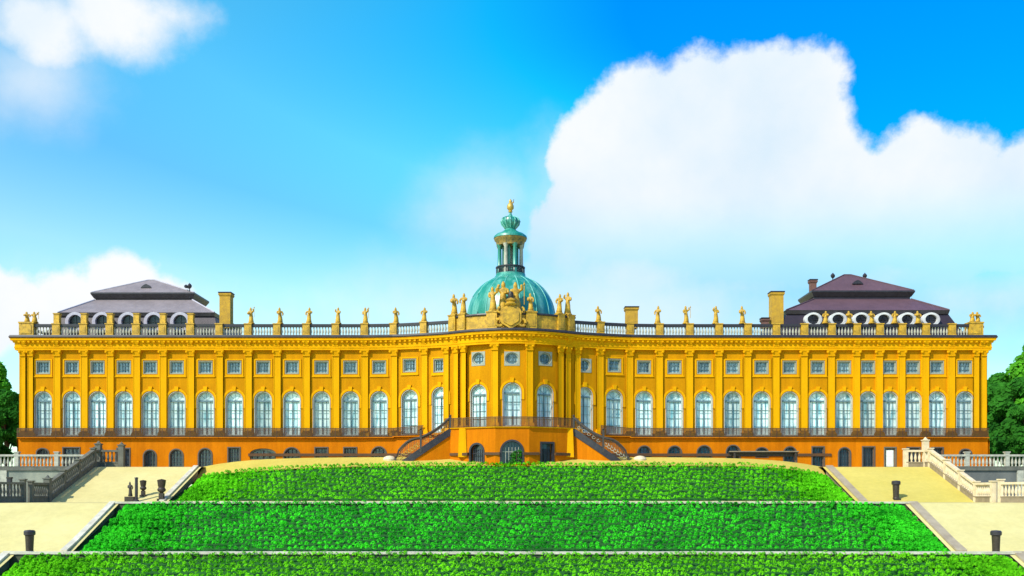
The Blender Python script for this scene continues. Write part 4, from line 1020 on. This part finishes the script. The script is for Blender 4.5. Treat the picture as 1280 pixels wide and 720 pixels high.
for s, sd in ((-1, 'left'), (1, 'right')):
    root = empty('retaining_wall', (s*XR, -2.6, -3.7)); tag(root, 'long weathered %s retaining wall below the upper balustrade' % ('pale grey' if s < 0 else 'shaded dark grey'), 'wall')
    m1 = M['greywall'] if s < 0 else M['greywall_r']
    mb = MB(); a, b = sorted((0, s*32)); mb.box(a, b, -.35, .2, 0, 3.4); mb.build('wall_face', m1, root)
    mb = MB(); mb.box(a, b, -.5, .3, 3.402, 3.69); mb.build('coping', M['grey'], root)
    mb = MB(); [mb.box(s*x-.3, s*x+.3, -.5, -.3, 0, 3.4) for x in (3.2, 9, 15, 21, 27)]; mb.build('pier', M['pale'], root)
    # flank wall under the ramp railing
    mb = MB(); Ds = [97, 95.4, 92, 89, 86, 83]
    for D in Ds:
        for x in (XR-.1, XR+.15): mb.v += [(s*x, D-100, -3.9), (s*x, D-100, pz(D)-.02)]
    for i in range(len(Ds)-1): k = i*4; mb.f += [(k+2, k+6, k+7, k+3), (k, k+1, k+5, k+4), (k+1, k+3, k+7, k+5)]
    mb.mi = [0]*len(mb.f); o = mb.build('flank_wall', M['greywall'], None); tag(o, 'flank wall of the %s ramp under its sloping balustrade' % sd, 'wall')

# ------------------------------------------------------------ small things
def bollard_thing(px, py, h, cat='bollard', label='', kind=0, D=None):
    # find the ground distance of the foot
    if D is None:
        D = 95
        while D > 50 and HZ-(pz(D)-CZ)*F/D < py: D -= .05
    x = PX(px, D); root = empty('bollard' if cat == 'bollard' else cat.replace(' ', '_'), (x, D-100, pz(D)-.01)); tag(root, label, cat, None); s = h/1.5; root.scale = (s*(1.1 if kind else .82), s, s)
    if kind == 0:      # capped stone bollard
        mb = MB(); mb.lathe([(.30, 0), (.30, .1), (.27, .14), (.29, .6), (.32, 1.12)], 14); mb.build('shaft', M['pillar'], root, smooth=True)
        mb = MB(); mb.lathe([(.30, 1.12), (.41, 1.18), (.42, 1.38), (.34, 1.47), (0, 1.5)], 14); mb.build('cap', M['dark'], root, smooth=True)
        mb = MB(); mb.box(-.34, .34, -.34, .34, -.2, .03); mb.build('foot', M['pillar'], root)
    elif kind == 1:    # urn on a pedestal
        mb = MB(); mb.box(-.24, .24, -.24, .24, -.15, .12); mb.box(-.15, .15, -.15, .15, .12, .5); mb.build('pedestal', M['pillar'], root)
        mb = MB(); mb.lathe([(.12, .5), (.14, .56), (.26, .66), (.28, .78), (.2, .9), (.24, 1.05), (.27, 1.3), (.29, 1.42), (.24, 1.46), (0, 1.52)], 12); mb.build('vase', M['pillar'], root, smooth=True)
    elif kind == 2:    # draped figure on a block
        mb = MB(); mb.box(-.34, .34, -.34, .34, -.15, .3); mb.build('pedestal', M['pillar'], root)
        me = SM[1].copy(); me.materials.clear(); me.materials.append(M['pillar']); b = link('figure', me, root, (0, 0, .3)); b.scale = (.62, .62, .62)
    elif kind == 3:    # slim post
        mb = MB(); mb.lathe([(.16, -.1), (.16, .1), (.09, .16), (.085, 1.42), (.12, 1.44), (.1, 1.48), (0, 1.5)], 10); mb.build('pole', M['dark'], root, smooth=True)
    return root
bollard_thing(163, 625, 1.5, 'garden figure', 'dark garden figure on a block, left beside the slim dark post', 2)
bollard_thing(170.5, 627.0, 2.05, 'post', 'slim dark post standing between two small dark garden ornaments', 3)
bollard_thing(179, 620, 1.35, 'urn', 'small dark urn right beside the slim post', 1)
bollard_thing(202, 625, 1.75, 'urn', 'larger dark urn on a pedestal near the top of the left kerb', 1)
bollard_thing(37, 690, 1.42, 'bollard', 'dark capped bollard at the lower left by the corner of the lowest terrace', 0, D=63.5)
bollard_thing(1120, 623.5, 1.55, 'bollard', 'dark capped bollard on the right ramp near the corner of the middle terrace', 0)
bollard_thing(1245, 686, 1.4, 'bollard', 'dark capped bollard at the lower right by the corner of the lowest terrace', 0, D=63.5)
# dark post in the left yard
root = empty('post', (PX(12, 88), -12, -3.7)); tag(root, 'dark thick post standing in the yard behind the far left balustrade', 'post')
mb = MB(); mb.box(-.16, .16, -.16, .16, 0, 2.55); mb.build('shaft', M['dark'], root); mb = MB(); mb.box(-.2, .2, -.2, .2, 2.55, 2.68); mb.build('cap', M['pillar'], root)
# pale shrubs and ironwork against the left wall
# long dark bench on the sand strip at the right
def bench(px0, px1, py, D, label):
    x0, x1 = PX(px0, D), PX(px1, D); zt = PZ(py, D); root = empty('long_bench', ((x0+x1)/2, D-100, zt-.75)); tag(root, label, 'bench'); h = (x1-x0)/2
    mb = MB(); mb.box(-h, h, -.24, .24, .62, .75); mb.build('seat', M['pillar'], root)
    mb = MB(); mb.box(-h, h, .2, .26, .3, .62); mb.build('apron', M['pillar'], root)
    mb = MB(); mb.box(-h, h, -.262, -.242, .69, .76); mb.build('seat_edge', M['kerb_side'], root)
    for x in (-h+.5, h-.3): 
        mb = MB(); mb.box(x-.09, x+.09, -.2, .2, -.1, .62); mb.build('leg', M['pillar'], root)
bench(911, 998, 564, 97.3, 'long low dark bench on the sand strip before the right wing')
for px, lab in ((487, 'pale rounded stone block at the foot of the left staircase'), (800, 'pale rounded stone block at the foot of the right staircase')):
    q = P(px, 574, 96.3); mb = MB(); mb.lathe([(.55, -.4), (.62, 0), (.5, .2), (.25, .3), (0, .33)], 12); tag(mb.build('stone_block', M['cream'], smooth=True, loc=q), lab, 'stone')
q = P(646, 580, 94.2); root = empty('shrub', (q.x, q.y, soil1(q.x, 94)-.05)); tag(root, 'small dark shrub at the centre, above the topmost vines', 'shrub')
mb = MB(); [mb.tube([(0, 0, 0), (.2*math.cos(a), .2*math.sin(a), .5), (.35*math.cos(a), .3*math.sin(a), .9)], [.04, .03, .01], 5) for a in (0, 1.6, 3.1, 4.7)]; mb.build('stem', M['bark'], root)
leaves('foliage', [(0, 0, .5), (-.3, 0, .35), (.3, .1, .4), (.1, 0, .85), (-.15, 0, .75)], [.35, .3, .3, .25, .25], 90, .08, M['tree'], 77, parent=root); root.scale = (1.6, 1.4, 1.5)
# low iron rail along the sand strip
# ------------------------------------------------------------ trees
def tree(px, D, base_z, top_py, wpx, label, m, seed, size=.34, n=26, per=420):
    rnd = random.Random(seed); x = PX(px, D); y = D-100; top = PZ(top_py, D); h = top-base_z; w = wpx/F*D/2
    root = empty('tree', (x, y, base_z)); tag(root, label, 'tree', 'trees beside the palace')
    mb = MB(); mb.tube([(0, 0, -.3), (.1, .05, h*.25), (-.1, 0, h*.5), (.05, 0, h*.8)], [.045*h*.7, .03*h*.7, .02*h*.7, .006*h], 9)
    cs, rs = [], []
    for k in range(n):
        a = rnd.uniform(0, 6.28); zz = rnd.uniform(.18, .93); rr = w*.72*math.sqrt(max(.05, 1-((zz-.5)/.5)**2))*math.sqrt(rnd.uniform(.1, 1)); r = w*rnd.uniform(.24, .42)
        c = (rr*math.cos(a), rr*math.sin(a), zz*h); cs.append(c); rs.append(min(r, h-c[2]+.2))
        mb.tube([(0, 0, h*max(.15, zz-.25)), (c[0]*.5, c[1]*.5, c[2]-.06*h), c], [.012*h, .008*h, .003*h], 5)
    mb.build('trunk', M['bark'], root, smooth=True)
    leaves('crown', cs, rs, per, size, m, seed, flat=.85, parent=root, shell=.55)
tree(-22, 122, 0, 452, 85, 'tall green tree at the far left edge behind the palace end', M['tree_b'], 11)
tree(8, 118, 0, 486, 56, 'dark green tree touching the left end of the palace', M['tree'], 12)
tree(-70, 130, 0, 440, 120, 'broad green tree beyond the left edge, behind its neighbours', M['tree_b'], 19)
tree(1262, 119, 0, 456, 72, 'dark green tree close to the right end of the palace', M['tree'], 13)
tree(1305, 124, 0, 412, 110, 'tall bright green tree at the far right edge', M['tree_b'], 14, n=34)
tree(1240, 128, 0, 468, 60, 'low dark tree half hidden behind the right end of the palace', M['tree'], 15)
tree(1282, 115, 0, 505, 75, 'low dark green tree behind the right upper balustrade', M['tree'], 16)
tree(1370, 130, 0, 420, 130, 'broad green tree beyond the right edge', M['tree_b'], 17)
tree(-45, 112, 0, 520, 90, 'low dark tree behind the left upper balustrade', M['tree'], 18)
tree(-190, 135, 0, 440, 130, 'tall green tree far beyond the left edge', M['tree_b'], 20)
tree(-330, 140, 0, 450, 150, 'broad dark tree far beyond the left edge', M['tree'], 21)
tree(1490, 138, 0, 435, 130, 'tall green tree far beyond the right edge', M['tree'], 22)
tree(1640, 142, 0, 450, 150, 'broad bright tree far beyond the right edge', M['tree_b'], 23)
